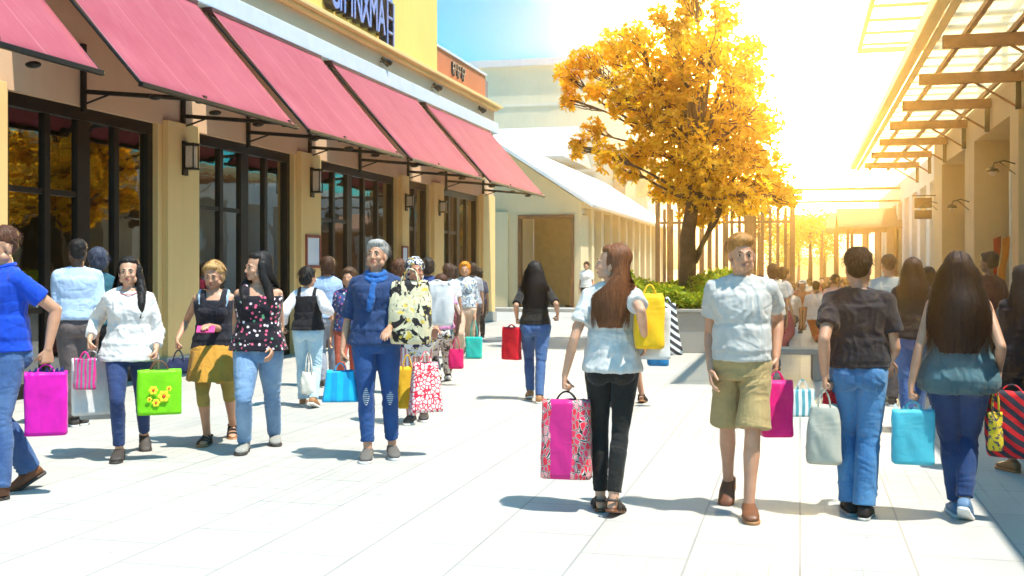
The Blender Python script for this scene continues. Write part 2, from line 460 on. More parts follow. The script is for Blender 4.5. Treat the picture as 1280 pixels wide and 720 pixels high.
class Person:
    def __init__(s, label, u, v, H, face, sex='F', feet=None, hands=None, head=(0, 0), build=1.0, lean=0.0, near=True,
                 skin_c=(.62, .36, .24), group=None, grip=(0, 0), d=None, eyes=True, name='person', elbow=None, fy=None):
        s.near = near; s.sex = sex; s.s = H / 1.70; s.bw = build; s.lean = lean; s.eyes = eyes
        s.vox = .0052 if near else .011
        loc = ground(u, v) if d is None else at_d(u, v, d)
        loc.z = 0; s.loc = loc; s.d = depth_of(loc)
        vd = Vector((loc.x, loc.y, 0)).normalized()
        s.rz = math.atan2(-vd.x, vd.y) + R(face)
        s.e = empty(name, loc, s.rz, label, 'person', group)
        s.Minv = (Matrix.Translation(loc) @ Matrix.Rotation(s.rz, 4, 'Z')).inverted()
        s.M = s.Minv.inverted()
        k = s.s
        # feet (image px): (u, v, lift, pitch)
        fl = []
        for f in (feet or [(u - 8, v, 0, 0), (u + 8, v, 0, 0)]):
            g = s.Minv @ ground(f[0], f[1]); g.z = f[2] if len(f) > 2 else 0
            fl.append((g, f[3] if len(f) > 3 else 0))
        fl.sort(key=lambda q: q[0].x)
        s.feet = []
        for side, (g, pitch) in zip((-1, 1), fl):
            yaw = -side * R(9)
            fd = Vector((-math.sin(yaw), math.cos(yaw), 0))
            ball_ = g + fd * .05 * k
            ph = R(pitch)
            dirf = (fd * math.cos(ph) + Vector((0, 0, -math.sin(ph)))).normalized()
            up = (fd * math.sin(ph) + Vector((0, 0, math.cos(ph)))).normalized()
            org = ball_ - dirf * .115 * k
            s.feet.append((org, dirf, up, org + up * .085 * k))
        hipz = .925 * k
        for side, ft in zip((-1, 1), s.feet):
            an = ft[3]; hx = side * .088 * k
            h2 = (an.x - hx) ** 2 + an.y ** 2
            L = .835 * k * .997
            hipz = min(hipz, an.z + math.sqrt(max(.1, L * L - h2)))
        s.drop = hipz - .925 * k
        s.hip = [Vector((sd_ * .088 * k, 0, hipz)) for sd_ in (-1, 1)]
        s.knee = []; s.ank = []
        for i in (0, 1):
            kn, an = ik(s.hip[i], s.feet[i][3], .42 * k, .415 * k, Vector((0, 1, 0)))
            s.knee.append(kn); s.ank.append(an)
        sw = (.146 if sex == 'F' else .163) * build ** .5
        s.sh = [s.T((sd_ * sw, -.01, 1.375)) for sd_ in (-1, 1)]
        s.elb = []; s.wr = []
        hl = []
        for h in (hands or [None, None]):
            if h is None: hl.append(None); continue
            p = s.Minv @ at_d(h[0], h[1], s.d + (h[2] if len(h) > 2 else 0)); hl.append(p)
        if hl[0] is not None and hl[1] is not None and hl[0].x > hl[1].x: hl = hl[::-1]; grip = grip[::-1]
        elif hl[0] is not None and hl[1] is None and hl[0].x > 0: hl = hl[::-1]; grip = grip[::-1]
        elif hl[1] is not None and hl[0] is None and hl[1].x < 0: hl = hl[::-1]; grip = grip[::-1]
        s.grip = grip
        for i, side in enumerate((-1, 1)):
            t = hl[i]
            if t is None: t = s.sh[i] + Vector((side * .07, .05, -.53)) * k
            pole = Vector((side * .22, -1, -.2)) if not (elbow and i in elbow) else Vector(elbow[i])
            e_, w_ = ik(s.sh[i], t, .295 * k, .25 * k, pole)
            s.elb.append(e_); s.wr.append(w_)
        s.hy, s.hp = R(head[0]), R(head[1])
        s.seed = random.randint(0, 999)
        s.skin = skin('skin_%d_%d' % (int(skin_c[0] * 100), int(skin_c[1] * 100)), skin_c)
    def T(s, p):
        """torso local point (1.70 m figure) -> thing local"""
        p = Vector(p); z = p.z
        y = p.y + s.lean * max(0, z - .95)
        return Vector((p.x * s.s, y * s.s, z * s.s + s.drop))
    def HD(s, p, full=False):
        p = Vector(p)
        w = 1 if full else max(0, min(1, (p.z - 1.38) / .13))
        q = p - Vector((0, 0, 1.47))
        q = Matrix.Rotation(s.hy * w, 3, 'Z') @ (Matrix.Rotation(-s.hp * w, 3, 'X') @ q)
        return s.T(q + Vector((0, 0, 1.47)))
    def HM(s):
        return s.s * 1
    def tring(s, z):
        K = SK[s.sex]
        z = max(K[0][0], min(K[-1][0], z))
        for a, b in zip(K[:-1], K[1:]):
            if a[0] <= z <= b[0]:
                t = (z - a[0]) / (b[0] - a[0]); t2 = t
                r = [a[i] + (b[i] - a[i]) * t2 for i in range(4)]
                f = s.bw if z < 1.42 else 1
                return r[1] * f, r[2] * f, r[3]
    def torso(s, bm, z0, z1, off, n=14, p=.92, topoff=None, fwd=0):
        rings = []
        for i in range(n):
            z = z0 + (z1 - z0) * i / (n - 1)
            rx, ry, yo = s.tring(z)
            o = off(z) if callable(off) else off
            c = s.T((0, yo, z))
            rings.append(ering(c, Vector(((rx + o) * s.s, 0, 0)), Vector((0, (ry + o) * s.s, 0)), 26, p))
        loft(bm, rings)
    def body(s):
        bm = bmesh.new(); k = s.s
        s.torso(bm, .86, 1.455, 0, 22)
        if s.sex == 'F':
            for sd_ in (-1, 1): ball(bm, s.T((sd_ * .062 * s.bw, .075 * s.bw, 1.255)), tuple(x * k for x in (.058, .052, .056)))
        for sd_ in (-1, 1): ball(bm, s.T((sd_ * .075, -.06, .90)), tuple(x * k for x in (.082 * s.bw, .068, .080)))
        for i, sd_ in enumerate((-1, 1)):
            tw = 1.08 if s.sex == 'F' else 1.0
            h, kn, an = s.hip[i], s.knee[i], s.ank[i]
            m = h.lerp(kn, .5)
            limb(bm, [h, m, kn], [.080 * k * tw * s.bw, .066 * k * tw * s.bw, .048 * k])
            back = Vector((0, -.018 * k, 0))
            limb(bm, [kn, kn.lerp(an, .3) + back, kn.lerp(an, .65) + back * .3, an], [.047 * k, .051 * k, .038 * k, .033 * k])
            org, fd, up, _ = s.feet[i]
            s.foot(bm, i, .0, .86)
            limb(bm, [an, org + up * .05 * k], [.034 * k, .034 * k])
            a, e_, w_ = s.sh[i], s.elb[i], s.wr[i]
            am = .92 if s.sex == 'F' else 1.1
            limb(bm, [s.T((sd_ * .045, -.01, 1.425)), a], [.036 * k, .040 * k])
            limb(bm, [a, a.lerp(e_, .45), e_], [.043 * k * am, .040 * k * am, .033 * k * am])
            limb(bm, [e_, e_.lerp(w_, .3), w_], [.033 * k * am, .035 * k * am, .0225 * k * am])
            s.hand(bm, i)
        limb(bm, [s.T((0, -.012, 1.40)), s.HD((0, .002, 1.515))], [.050 * k, .045 * k] if s.sex == 'F' else [.059 * k, .053 * k])
        s.head(bm)
        return remesh_part(bm, 'body', s.skin, s.e, s.vox, 2)
    def head(s, bm):
        k = s.s
        Rm = (Matrix.Rotation(s.hy, 4, 'Z') @ Matrix.Rotation(-s.hp, 4, 'X'))
        def el(c, r, rot=None, n=20):
            ball(bm, s.HD(c, True), tuple(x * k for x in r), n, Rm @ rot if rot else Rm)
        el((0, -.010, 1.612), (.073, .093, .088))
        el((0, .035, 1.575), (.060, .060, .078))
        el((0, .045, 1.530), (.046, .046, .045))
        el((0, .072, 1.504), (.024, .020, .018))
        for a in (-1, 1):
            el((a * .036, .066, 1.558), (.022, .022, .020))      # cheek
            el((a * .026, .082, 1.604), (.024, .011, .008))      # brow
            el((a * .072, -.002, 1.572), (.009, .020, .031))     # ear
            el((a * .052, .020, 1.525), (.018, .035, .026))      # jaw
            el((a * .011, .097, 1.553), (.008, .008, .007))      # nostril
        def lm(pts, r): limb(bm, [s.HD(p, True) for p in pts], [x * k for x in r], 10)
        lm([(0, .088, 1.60), (0, .099, 1.575), (0, .108, 1.556)], [.008, .0085, .0105])
        el((0, .088, 1.532), (.021, .010, .0055)); el((0, .088, 1.521), (.018, .010, .006))
    def face_parts(s):
        k = s.s
        Rm = (Matrix.Rotation(s.hy, 4, 'Z') @ Matrix.Rotation(-s.hp, 4, 'X'))
        for a in (-1, 1):
            bm = bmesh.new(); ball(bm, s.HD((a * .029, .0835, 1.587), True), tuple(x * k for x in (.0120, .0080, .0048)), 14, Rm)
            eo = bm_obj('eye', bm, plain('eye_white', (.55, .5, .46), .3, var=.03, bump=0), s.e, True)
            bm = bmesh.new(); ball(bm, s.HD((a * .029, .0895, 1.587), True), tuple(x * k for x in (.0060, .0035, .0058)), 12, Rm)
            io = bm_obj('iris', bm, plain('iris_dark', (.03, .018, .01), .15, bump=0), eo, True)
            bm = bmesh.new()
            tube(bm, [s.HD((a * x, y, z), True) for x, y, z in ((.012, .0955, 1.606), (.028, .0935, 1.612), (.044, .082, 1.605))], [.0028 * k, .0036 * k, .002 * k], 8)
            bm_obj('eyebrow', bm, hairm('brow_hair', (.03, .018, .012)), s.e, True)
        bm = bmesh.new()
        ball(bm, s.HD((0, .0905, 1.531), True), tuple(x * k for x in (.020, .0095, .0042)), 14, Rm)
        ball(bm, s.HD((0, .0905, 1.5225), True), tuple(x * k for x in (.0175, .010, .0050)), 14, Rm)
        bm_obj('lips', bm, plain('lips_red' if s.sex == 'F' else 'lips_pale', (.42, .09, .08) if s.sex == 'F' else (.42, .19, .14), .4, bump=0), s.e, True)
    def hand_frame(s, i):
        side = (-1, 1)[i]
        fd = (s.wr[i] - s.elb[i]).normalized()
        g = s.grip[i]
        if g: dr = (fd * .35 + Vector((0, 0, -1))).normalized()
        else: dr = (fd + Vector((0, 0, -.15))).normalized()
        n = Vector((-side, 0, 0)) if g != 2 else Vector((0, 1, 0))
        if abs(dr.z) < .6 and g != 1: n = Vector((0, .2, -1)) if g == 0 else Vector((0, 0, 1))
        n = (n - dr * n.dot(dr)).normalized()
        th = dr.cross(n) * side  # thumb side
        if th.y < 0 and abs(dr.z) > .5: th = -th
        return dr, n, th
    def grip_point(s, i):
        dr, n, th = s.hand_frame(i)
        return s.M @ (s.wr[i] + dr * .098 * s.s + n * .016 * s.s)
    def hand(s, bm, i):
        k = s.s * (1.0 if s.sex == 'M' else .92)
        dr, n, th = s.hand_frame(i); w = s.wr[i]
        rings = []
        for t, hw, ht in ((-.01, .024, .019), (.02, .030, .018), (.05, .039, .0165), (.088, .040, .013)):
            rings.append(ering(w + dr * t * k, th * hw * k, n * ht * k, 16, .85))
        loft(bm, rings)
        g = s.grip[i]
        curl = (68, 78, 50) if g else (16, 22, 16)
        fr = .0085 if s.near else .011
        for j, L in enumerate((.072, .080, .074, .058)):
            off = (.029 - j * .0195)
            p = w + dr * (.084 - .003 * abs(j - 1)) * k + th * off * k
            dd = dr.copy(); pts = [p]
            ax = dd.cross(n).normalized()
            sp = Quaternion(n, 0)
            for c_, f_ in zip(curl, (.45, .32, .25)):
                dd = Quaternion(ax, R(c_ * (1 + .06 * (j - 1)))) @ dd
                p = p + dd * L * f_ * k; pts.append(p)
            limb(bm, pts, [fr * k * 1.1, fr * k, fr * .92 * k, fr * .8 * k], 8)
        p0 = w + dr * .022 * k + th * .022 * k
        d1 = (dr * .62 + th * .62 + n * .45).normalized(); p1 = p0 + d1 * .038 * k
        d2 = (dr * .85 + th * .15 + n * (.9 if g else .35)).normalized(); p2 = p1 + d2 * .030 * k
        p3 = p2 + (d2 + n * (.5 if g else .1)).normalized() * .024 * k
        limb(bm, [p0, p1, p2, p3], [.014 * k, .0115 * k, .0098 * k, .0085 * k], 8)
    def foot(s, bm, i, off, sc=1.0, lo=0.0, st=None, top=None):
        org, fd, up, _ = s.feet[i]; k = s.s
        sd_ = fd.cross(up)
        inn = -(-1, 1)[i]
        st = st or [(-.068, .018, .030, .012), (-.058, .030, .064, .004), (-.02, .035, .088, 0), (.02, .037, .082, 0), (.07, .043, .060, 0), (.115, .047, .048, 0), (.155, .040, .038, .003), (.178, .026, .028, .006), (.186, .010, .014, .010)]
        rings = []
        for (y, hw, h, z0) in st:
            y *= sc if sc < 1 else 1
            c = org + fd * y * k + up * ((lo + z0 + (h * sc - z0 + off) / 2 + (0 if sc >= 1 else .012)) * k) + sd_ * (inn * .006 * k * (1 if y > .08 else 0))
            rings.append(ering(c, sd_ * (hw * sc + off) * k, up * ((h * sc - z0 + off) / 2) * k, 18, .8))
        loft(bm, rings)
    def shoes(s, kind='sneaker', mat=None, sole=None):
        k = s.s
        for i in (0, 1):
            org, fd, up, _ = s.feet[i]; sd_ = fd.cross(up)
            g = bmesh.new()
            def slab(bm, z0, z1, grow):
                st = [(-.076, .012), (-.066, .028), (-.03, .036), (.02, .037), (.07, .044), (.115, .050), (.155, .044), (.182, .030), (.194, .010)]
                rings = []
                for zz, gr in ((z0, grow - .003), (z0 + .004, grow), (z1, grow)):
                    L_ = [org + fd * (y * 1.0) * k + sd_ * ((hw + gr) * k) + up * zz * k for y, hw in st] + [org + fd * y * k - sd_ * ((hw + gr) * k) + up * zz * k for y, hw in st[::-1]]
                    rings.append(L_)
                loft(bm, rings)
            slab(g, 0.001, .020 if kind != 'heel' else .012, .002)
            if kind == 'sandal':
                so_ = bm_obj('shoe', g, sole or mat, s.e, True)
                b2 = bmesh.new()
                for y, h, w_ in ((.12, .052, .052), (.075, .068, .048), (.03, .088, .042), (-.005, .098, .040)):
                    pts = [org + fd * (y - .01 * math.sin(PI * t)) * k + sd_ * (math.cos(PI * t) * w_ * k) + up * ((.012 + math.sin(PI * t) ** .7 * (h - .006)) * k) for t in [j / 12 for j in range(13)]]
                    tube(b2, pts, .0085 * k, 8)
                pts = [org + fd * (-.028 + -.045 * math.sin(PI * t)) * k + sd_ * (math.cos(PI * t) * .038 * k) + up * .075 * k for t in [j / 10 for j in range(11)]]
                tube(b2, pts, .009 * k, 8)
                bm_obj('strap', b2, mat, so_, True)
            else:
                b2 = bmesh.new(); s.foot(b2, i, .006, 1.0, .012)
                if kind in ('boot', 'hightop'):
                    hh = .20 if kind == 'boot' else .12
                    limb(b2, [org + up * .06 * k - fd * .008 * k, org.lerp(org, 0) + (s.ank[i] - org) * .0 + up * .09 * k, s.ank[i] + (s.knee[i] - s.ank[i]).normalized() * (hh - .08) * k], [.045 * k, .046 * k, .052 * k], 16, caps=False)
                    ob = remesh_part(b2, 'shoe', mat, s.e, s.vox, 2, wr_short(.002, 5))
                else:
                    ob = bm_obj('shoe', b2, mat, s.e, True)
                bm_obj('sole', g, sole or plain('rubber_white', (.7, .7, .68), .6), ob, True)
                if s.near and kind in ('sneaker', 'hightop'):
                    b3 = bmesh.new()
                    for q in range(5):
                        y = .05 + q * .018; h = .078 - q * .006
                        tube(b3, [org + fd * y * k + sd_ * a * .022 * k + up * (h + .006 - abs(a) * .008) * k for a in (-1, -.4, .4, 1)], .003 * k, 6)
                    bm_obj('laces', b3, plain('laces_white', (.75, .75, .72), .8), ob, True)
    def shirt(s, mat, hem=.93, top=1.455, sleeve=.5, loose=.018, flare=.02, kind='tee', amp=.006, name='shirt', cuff=None, sl=None):
        bm = bmesh.new(); k = s.s
        def off(z):
            o = loose + flare * max(0, (1.15 - z) / .2) ** 1.0 * .6
            if z < 1.15 and z > 1.0: o += .010
            if z > 1.36: o = min(o, .010)
            return o
        if kind == 'tank':
            tz = min(top, 1.36)
            s.torso(bm, hem, tz, off, 20)
            for sd_ in (-1, 1):
                pts = [(sd_ * .082, .098, tz - .05), (sd_ * .088, .078, 1.385), (sd_ * .092, .035, 1.430), (sd_ * .092, -.02, 1.443), (sd_ * .09, -.065, 1.40), (sd_ * .085, -.088, tz - .04)]
                limb(bm, [s.T(p) for p in pts], [.026 * k] * len(pts), 10)
        else:
            s.torso(bm, hem, top, off, 24)
            for i, sd_ in enumerate((-1, 1)):
                a, e_, w_ = s.sh[i], s.elb[i], s.wr[i]
                am = .92 if s.sex == 'F' else 1.1
                limb(bm, [s.T((sd_ * .055, -.012, 1.425)), a + Vector((0, 0, .004))], [.044 * k, (.046 * am + .006) * k])
                slo = sl if sl is not None else .016
                if sleeve > 0:
                    t = min(sleeve, 1)
                    pts = [a, a.lerp(e_, t * .5), a.lerp(e_, t)]
                    rr = [(.047 * am + slo * .35) * k, (.043 * am + slo * .7) * k, (.036 * am + slo * 1.1) * k]
                    if sleeve > 1:
                        q = sleeve - 1
                        limb(bm, pts, rr, 16)
                        limb(bm, [e_, e_.lerp(w_, q * .6), e_.lerp(w_, q)], [(.036 * am + slo * .8) * k, (.034 * am + slo * .8) * k, (.026 * am + slo * .8) * k], 16, caps='start')
                    else:
                        limb(bm, pts, rr, 16, caps='start')
        if s.sex == 'F':
            for sd_ in (-1, 1): ball(bm, s.T((sd_ * .062 * s.bw, .078 * s.bw, 1.255)), tuple(x * k for x in (.066, .060, .064)))
        return remesh_part(bm, name, mat, s.e, s.vox * 1.25, 3, wr_shirt(amp * (1 if s.near else 1.2), s.seed))
    def pants(s, mat, waist=1.03, loose=.010, end=1.0, amp=.006, flare=0.0, name='trousers', seat=.012):
        bm = bmesh.new(); k = s.s
        s.torso(bm, .835, waist, lambda z: seat, 14)
        for sd_ in (-1, 1): ball(bm, s.T((sd_ * .075, -.06, .90)), tuple((x + seat) * k for x in (.083 * s.bw, .073, .083)))
        for i, sd_ in enumerate((-1, 1)):
            tw = 1.08 if s.sex == 'F' else 1.0
            h, kn, an = s.hip[i], s.knee[i], s.ank[i]
            ths = [(.084 * tw * s.bw + seat) * k, (.069 * tw * s.bw + max(.005, loose)) * k, (.052 + loose) * k]
            if end <= .5:
                t = end / .5
                limb(bm, [h, h.lerp(kn, t * .5), h.lerp(kn, t)], [ths[0], ths[1], (.06 * tw * s.bw + loose * 1.2 + flare) * k], 20, caps='start')
            else:
                back = Vector((0, -.015 * k, 0)); t = (end - .5) / .5
                limb(bm, [h, h.lerp(kn, .5), kn], ths, 18)
                an2 = kn.lerp(an, t) 
                ar = (.040 + (.054 - .040) * (1 - t) + loose + flare) * k
                limb(bm, [kn, kn.lerp(an2, .35 if t > .7 else .5) + back, an2], [ths[2], (.054 + loose) * k, ar], 18, caps='start')
        return remesh_part(bm, name, mat, s.e, s.vox * 1.25, 3, wr_pants(amp * (1 if s.near else 1.3), s.seed + 1))
    def skirt(s, mat, waist=1.03, length=.45, flare=.06, amp=.012, name='skirt'):
        bm = bmesh.new(); rings = []; k = s.s; n = 12
        mid = (s.knee[0] + s.knee[1]) / 2
        for i in range(n):
            t = i / (n - 1); z = waist - length * t
            rx, ry, yo = s.tring(max(z, .90)) 
            f = flare * t + .016
            c = s.T((0, yo, z)); c.y += mid.y * t * .6; c.x += mid.x * t * .6
            spread = abs(s.knee[0].y - s.knee[1].y) * .45 * t
            rings.append(ering(c, Vector(((rx + f) * k, 0, 0)), Vector((0, (ry + f) * k + spread, 0)), 40, .95))
        loft(bm, rings)
        def dfn(co, no):
            th = np.arctan2(co[:, 1], co[:, 0]); t = np.clip((waist * k - co[:, 2]) / (length * k), 0, 1)
            Q = np.stack([np.cos(th) * 3.4, np.sin(th) * 3.4, co[:, 2] * 1.5], 1)
            return amp * 2.2 * t * (vnoise(Q * 1.6, s.seed) - .5)
        return remesh_part(bm, name, mat, s.e, s.vox * 1.3, 3, dfn)
    def belt(s, mat, z=1.02, off=.02):
        rx, ry, yo = s.tring(z)
        bm = bmesh.new()
        k = s.s
        rg = []
        for dz, o in ((-.016, off), (.016, off), (.016, off - .01), (-.016, off - .01)):
            rg.append(ering(s.T((0, yo, z + dz)), Vector(((rx + o) * k, 0, 0)), Vector((0, (ry + o) * k, 0)), 30, .92))
        rg.append(rg[0]); loft(bm, rg, close=False)
        bmesh.ops.remove_doubles(bm, verts=bm.verts, dist=1e-5)
        return bm_obj('belt', bm, mat, s.e, True)
    def hair(s, kind, c, length=.35, cname='hair', wave=.01, vol=1.0, drape=(), back=0.0):
        k = s.s; m = hairm('hair_' + cname, c)
        Rm = (Matrix.Rotation(s.hy, 4, 'Z') @ Matrix.Rotation(-s.hp, 4, 'X'))
        bm = bmesh.new()
        rnd = random.Random(s.seed)
        if kind == 'short':
            ball(bm, s.HD((0, -.028, 1.640), True), tuple(x * k * vol for x in (.083, .096, .080)), 20, Rm)
            ball(bm, s.HD((0, .040, 1.675), True), tuple(x * k * vol for x in (.062, .045, .034)), 16, Rm)
            ball(bm, s.HD((0, -.055, 1.590), True), tuple(x * k * vol for x in (.068, .055, .062)), 16, Rm)
            ob = remesh_part(bm, 'hair', m, s.e, s.vox, 1, wr_short(.007 * k, s.seed))
        elif kind == 'bob':
            ball(bm, s.HD((0, -.028, 1.628), True), tuple(x * k * vol for x in (.094, .104, .096)), 20, Rm)
            ball(bm, s.HD((0, -.050, 1.560), True), tuple(x * k * vol for x in (.094, .070, .080)), 20, Rm)
            ball(bm, s.HD((0, .045, 1.672), True), tuple(x * k * vol for x in (.062, .042, .030)), 16, Rm)
            ob = remesh_part(bm, 'hair', m, s.e, s.vox, 1, wr_short(.009 * k, s.seed))
        else:
            ball(bm, s.HD((0, -.036, 1.632), True), tuple(x * k for x in (.084, .092, .086)), 20, Rm)
            ball(bm, s.HD((0, .022, 1.672), True), tuple(x * k for x in (.062, .046, .034)), 16, Rm)
            for a in (-1, 1): ball(bm, s.HD((a * .058, -.014, 1.60), True), tuple(x * k for x in (.028, .046, .060)), 14, Rm)
            rings = []
            zt, zb = 1.60, 1.60 - length
            nn = 12
            for i in range(nn):
                t = i / (nn - 1); z = zt + (zb - zt) * t
                yb = -.052 - .035 * min(1, max(0, (1.50 - z) / .1)) - back * min(1, max(0, (1.52 - z) / .16))
                wdt = (.082 + .055 * min(1, t * 1.5)) * vol * (1 - .35 * max(0, t - .75) / .25)
                dp = (.060 - .022 * min(1, t * 1.3)) * (1 - .5 * max(0, t - .8) / .2)
                c_ = s.HD((0, yb, z))
                ax = Matrix.Rotation(s.hy * max(0, min(1, (z - 1.38) / .13)), 3, 'Z') @ Vector((wdt * k, 0, 0))
                ay = Matrix.Rotation(s.hy * max(0, min(1, (z - 1.38) / .13)), 3, 'Z') @ Vector((0, dp * k, 0))
                rings.append(ering(c_, ax, ay, 22))
            loft(bm, rings)
            for a in drape:
                limb(bm, [s.HD((a * .070, .0, 1.61)), s.HD((a * .088, .005, 1.52)), s.HD((a * .105, .045, 1.43)), s.HD((a * .098, .105, 1.33)), s.HD((a * .092, .125, 1.22))], [x * k for x in (.036, .036, .036, .032, .008)], 12)
            ob = remesh_part(bm, 'hair', m, s.e, s.vox, 2, wr_hair(.010 * k, s.seed))
        # loose locks
        nst = {'short': 420, 'bob': 420}.get(kind, 620)
        if not s.near: nst //= 3
        b2 = bmesh.new()
        for q in range(nst):
            az = rnd.uniform(-PI * .80, PI * .80)  # 0 = back of the head
            zz = rnd.uniform(0, 1)
            if kind in ('short', 'bob'):
                el_ = rnd.uniform(-.35, 1.25)
                if el_ < .45 and abs(az) > PI * .52: el_ = rnd.uniform(.45, 1.2)
                vol2 = vol * (1.06 if kind == 'bob' else .99)
                pc = Vector((math.sin(az) * math.cos(el_) * .086 * vol2, -.03 - math.cos(az) * math.cos(el_) * .098 * vol2, 1.637 + math.sin(el_) * .084 * vol2))
                L_ = rnd.uniform(.02, .036) * (2.2 if kind == 'bob' else 1)
                tang = (Vector((pc.x * 5, (pc.y + .03) * 5, -.9)) + rvec_(rnd) * .35).normalized()
                outw = (pc - Vector((0, -.03, 1.63))).normalized()
                pts = [pc + tang * L_ * t + outw * (.003 + (.004 if kind == 'bob' else .005) * t) for t in (0, .5, 1)]
                P_ = [s.HD(p, True) for p in pts]; w0 = rnd.uniform(.002, .004) * k
            else:
                el_ = rnd.uniform(.5, 1.4)
                az = az * .78
                pts = []
                zend = 1.60 - length * rnd.uniform(.7, 1.03)
                ns = 9
                dx = rnd.uniform(-1, 1); ph = rnd.uniform(0, 6)
                for j in range(ns):
                    t = j / (ns - 1)
                    if t < .3:
                        e2 = el_ * (1 - t / .3)
                        pts.append(Vector((math.sin(az) * math.cos(e2) * .090, -.026 - math.cos(az) * math.cos(e2) * .104, 1.625 + math.sin(e2) * .090)))
                    else:
                        tt = (t - .3) / .7; z = 1.62 + (zend - 1.62) * tt
                        y = -.05 - .045 * min(1, max(0, (1.52 - z) / .1)) - back * min(1, max(0, (1.52 - z) / .16))
                        wdt = (.086 + .055 * min(1, tt * 1.5)) * vol
                        pts.append(Vector((math.sin(az) * wdt + math.sin(ph + tt * 7) * wave, y - math.cos(az) * (.062 - .02 * tt) + (.03 * tt if abs(az) > 1.4 else 0), z)))
                P_ = [s.HD(p) for p in pts]; w0 = rnd.uniform(.0022, .005) * k
            prev = None
            for j, p in enumerate(P_):
                t = j / (len(P_) - 1)
                d = (P_[min(j + 1, len(P_) - 1)] - P_[max(0, j - 1)])
                cen = s.HD((0, -.02, 1.6)); o_ = (p - cen); o_.z *= .2
                sdv = d.cross(o_)
                if sdv.length < 1e-6: sdv = Vector((1, 0, 0))
                sdv = sdv.normalized() * w0 * (1 - .85 * t)
                a, b = bm_pair = (b2.verts.new(p - sdv), b2.verts.new(p + sdv))
                if prev: b2.faces.new((prev[0], prev[1], b, a))
                prev = (a, b)
        me = bpy.data.meshes.new('locks'); b2.to_mesh(me); b2.free()
        mesh_obj('hair_locks', me, m, ob, smooth=True)
        return ob

# ---------------------------------------------------------------- bags
def arc_handle(bm, a, b, top, r=.006, n=14, flat=1.0):
    pts = []
    for j in range(n + 1):
        t = j / n
        p = a.lerp(b, t); s_ = math.sin(PI * t) ** .55
        mid = a.lerp(b, .5)
        q = mid.lerp(top, 1) 
        pts.append(Vector((p.x + (top.x - mid.x) * s_, p.y + (top.y - mid.y) * s_, p.z + (top.z - mid.z) * s_)))
    tube(bm, pts, r, 8)
def bag(label, top, w, h, mat, depth=.13, hl=.14, rz=0, group=None, hmat=None, kind='paper', tilt=0, cat='shopping bag', name='shopping_bag', taper=1.0, seed=0, on_ground=False, ptop=.45):
    """top: world point gripped by the hand; the bag hangs below it"""
    top = Vector(top)
    base = top - Vector((0, 0, hl + h))
    if on_ground: base.z = 0
    e = empty(name, base, rz, label, cat, group)
    bm = bmesh.new(); rings = []; nl = 16
    pw = .38 if kind == 'paper' else .62
    for i in range(nl):
        t = i / (nl - 1)
        wx = w / 2 * (1 + (taper - 1) * t)
        dy = depth / 2 * (1 - (1 - ptop) * t ** 1.3)
        if kind == 'soft':
            bul = math.sin(PI * min(1, t * .85 + .12)) ** .6
            wx *= .80 + .20 * bul; dy *= .6 + .5 * bul
        rings.append(ering(Vector((math.sin(tilt) * h * (t - 1) * -1 * 0, 0, t * h)), Vector((wx, 0, 0)), Vector((0, dy, 0)), 48, pw))
    # folded-in mouth
    wx = w / 2 * taper * .96; dy = depth / 2 * ptop * .7
    if kind == 'soft': wx *= .9
    rings.append(ering(Vector((0, 0, h - .03)), Vector((wx, 0, 0)), Vector((0, dy, 0)), 48, pw))
    loft(bm, rings)
    me = bpy.data.meshes.new('bag_body'); bmesh.ops.recalc_face_normals(bm, faces=bm.faces)
    bmesh.ops.bevel(bm, geom=[ed for ed in bm.edges if abs(ed.verts[0].co.z) < 1e-6 and abs(ed.verts[1].co.z) < 1e-6], offset=.006, segments=2, affect='EDGES')
    bmesh.ops.subdivide_edges(bm, edges=[ed for ed in bm.edges if abs(ed.verts[0].co.z - ed.verts[1].co.z) < 1e-4 and ed.calc_length() > .03], cuts=3, use_grid_fill=True)
    bm.to_mesh(me); bm.free()
    amp = .010 if kind == 'paper' else .016
    def dfn(co, no):
        w_ = fbm(co * 7, seed)
        Q = np.stack([co[:, 0] * 14 + w_ * 3, co[:, 1] * 9, co[:, 2] * 6 + co[:, 0] * 7], 1)
        r = 1 - np.abs(2 * vnoise(Q, seed + 2) - 1)
        return amp * (r ** 1.5 - .45) * np.clip(co[:, 2] / (.12 * h), .1, 1)
    displace(me, dfn)
    bo = mesh_obj('bag_body', me, mat, e, smooth=True)
    for sgn in (-1, 1):
        b2 = bmesh.new()
        dy = depth / 2 * ptop * sgn * .9
        wx = w * .22 * taper
        arc_handle(b2, Vector((-wx, dy, h - .03)), Vector((wx, dy, h - .03)), Vector((0, sgn * .004, h + hl)) if not on_ground else Vector((0, dy, h + hl)), .0055)
        bm_obj('handle', b2, hmat or mat, e, True)
    return e

def tissue(b_, w, h, depth, col):
    rnd = random.Random(int(w * 1000)); bm = bmesh.new()
    for k_ in range(7):
        x = (k_ / 6 - .5) * w * .72; hh = rnd.uniform(.015, .04)
        pts = [Vector((x - .03, -depth * .12, h - .03)), Vector((x + .03, depth * .1, h - .03)), Vector((x + rnd.uniform(-.02, .02), rnd.uniform(-.01, .01), h + hh))]
        q = [Vector((p_.x, p_.y + .012, p_.z)) for p_ in pts]
        loft(bm, [pts, q])
    bm_obj('tissue_paper', bm, cloth('tissue_%.1f' % col[0], col, trans=.3), b_)

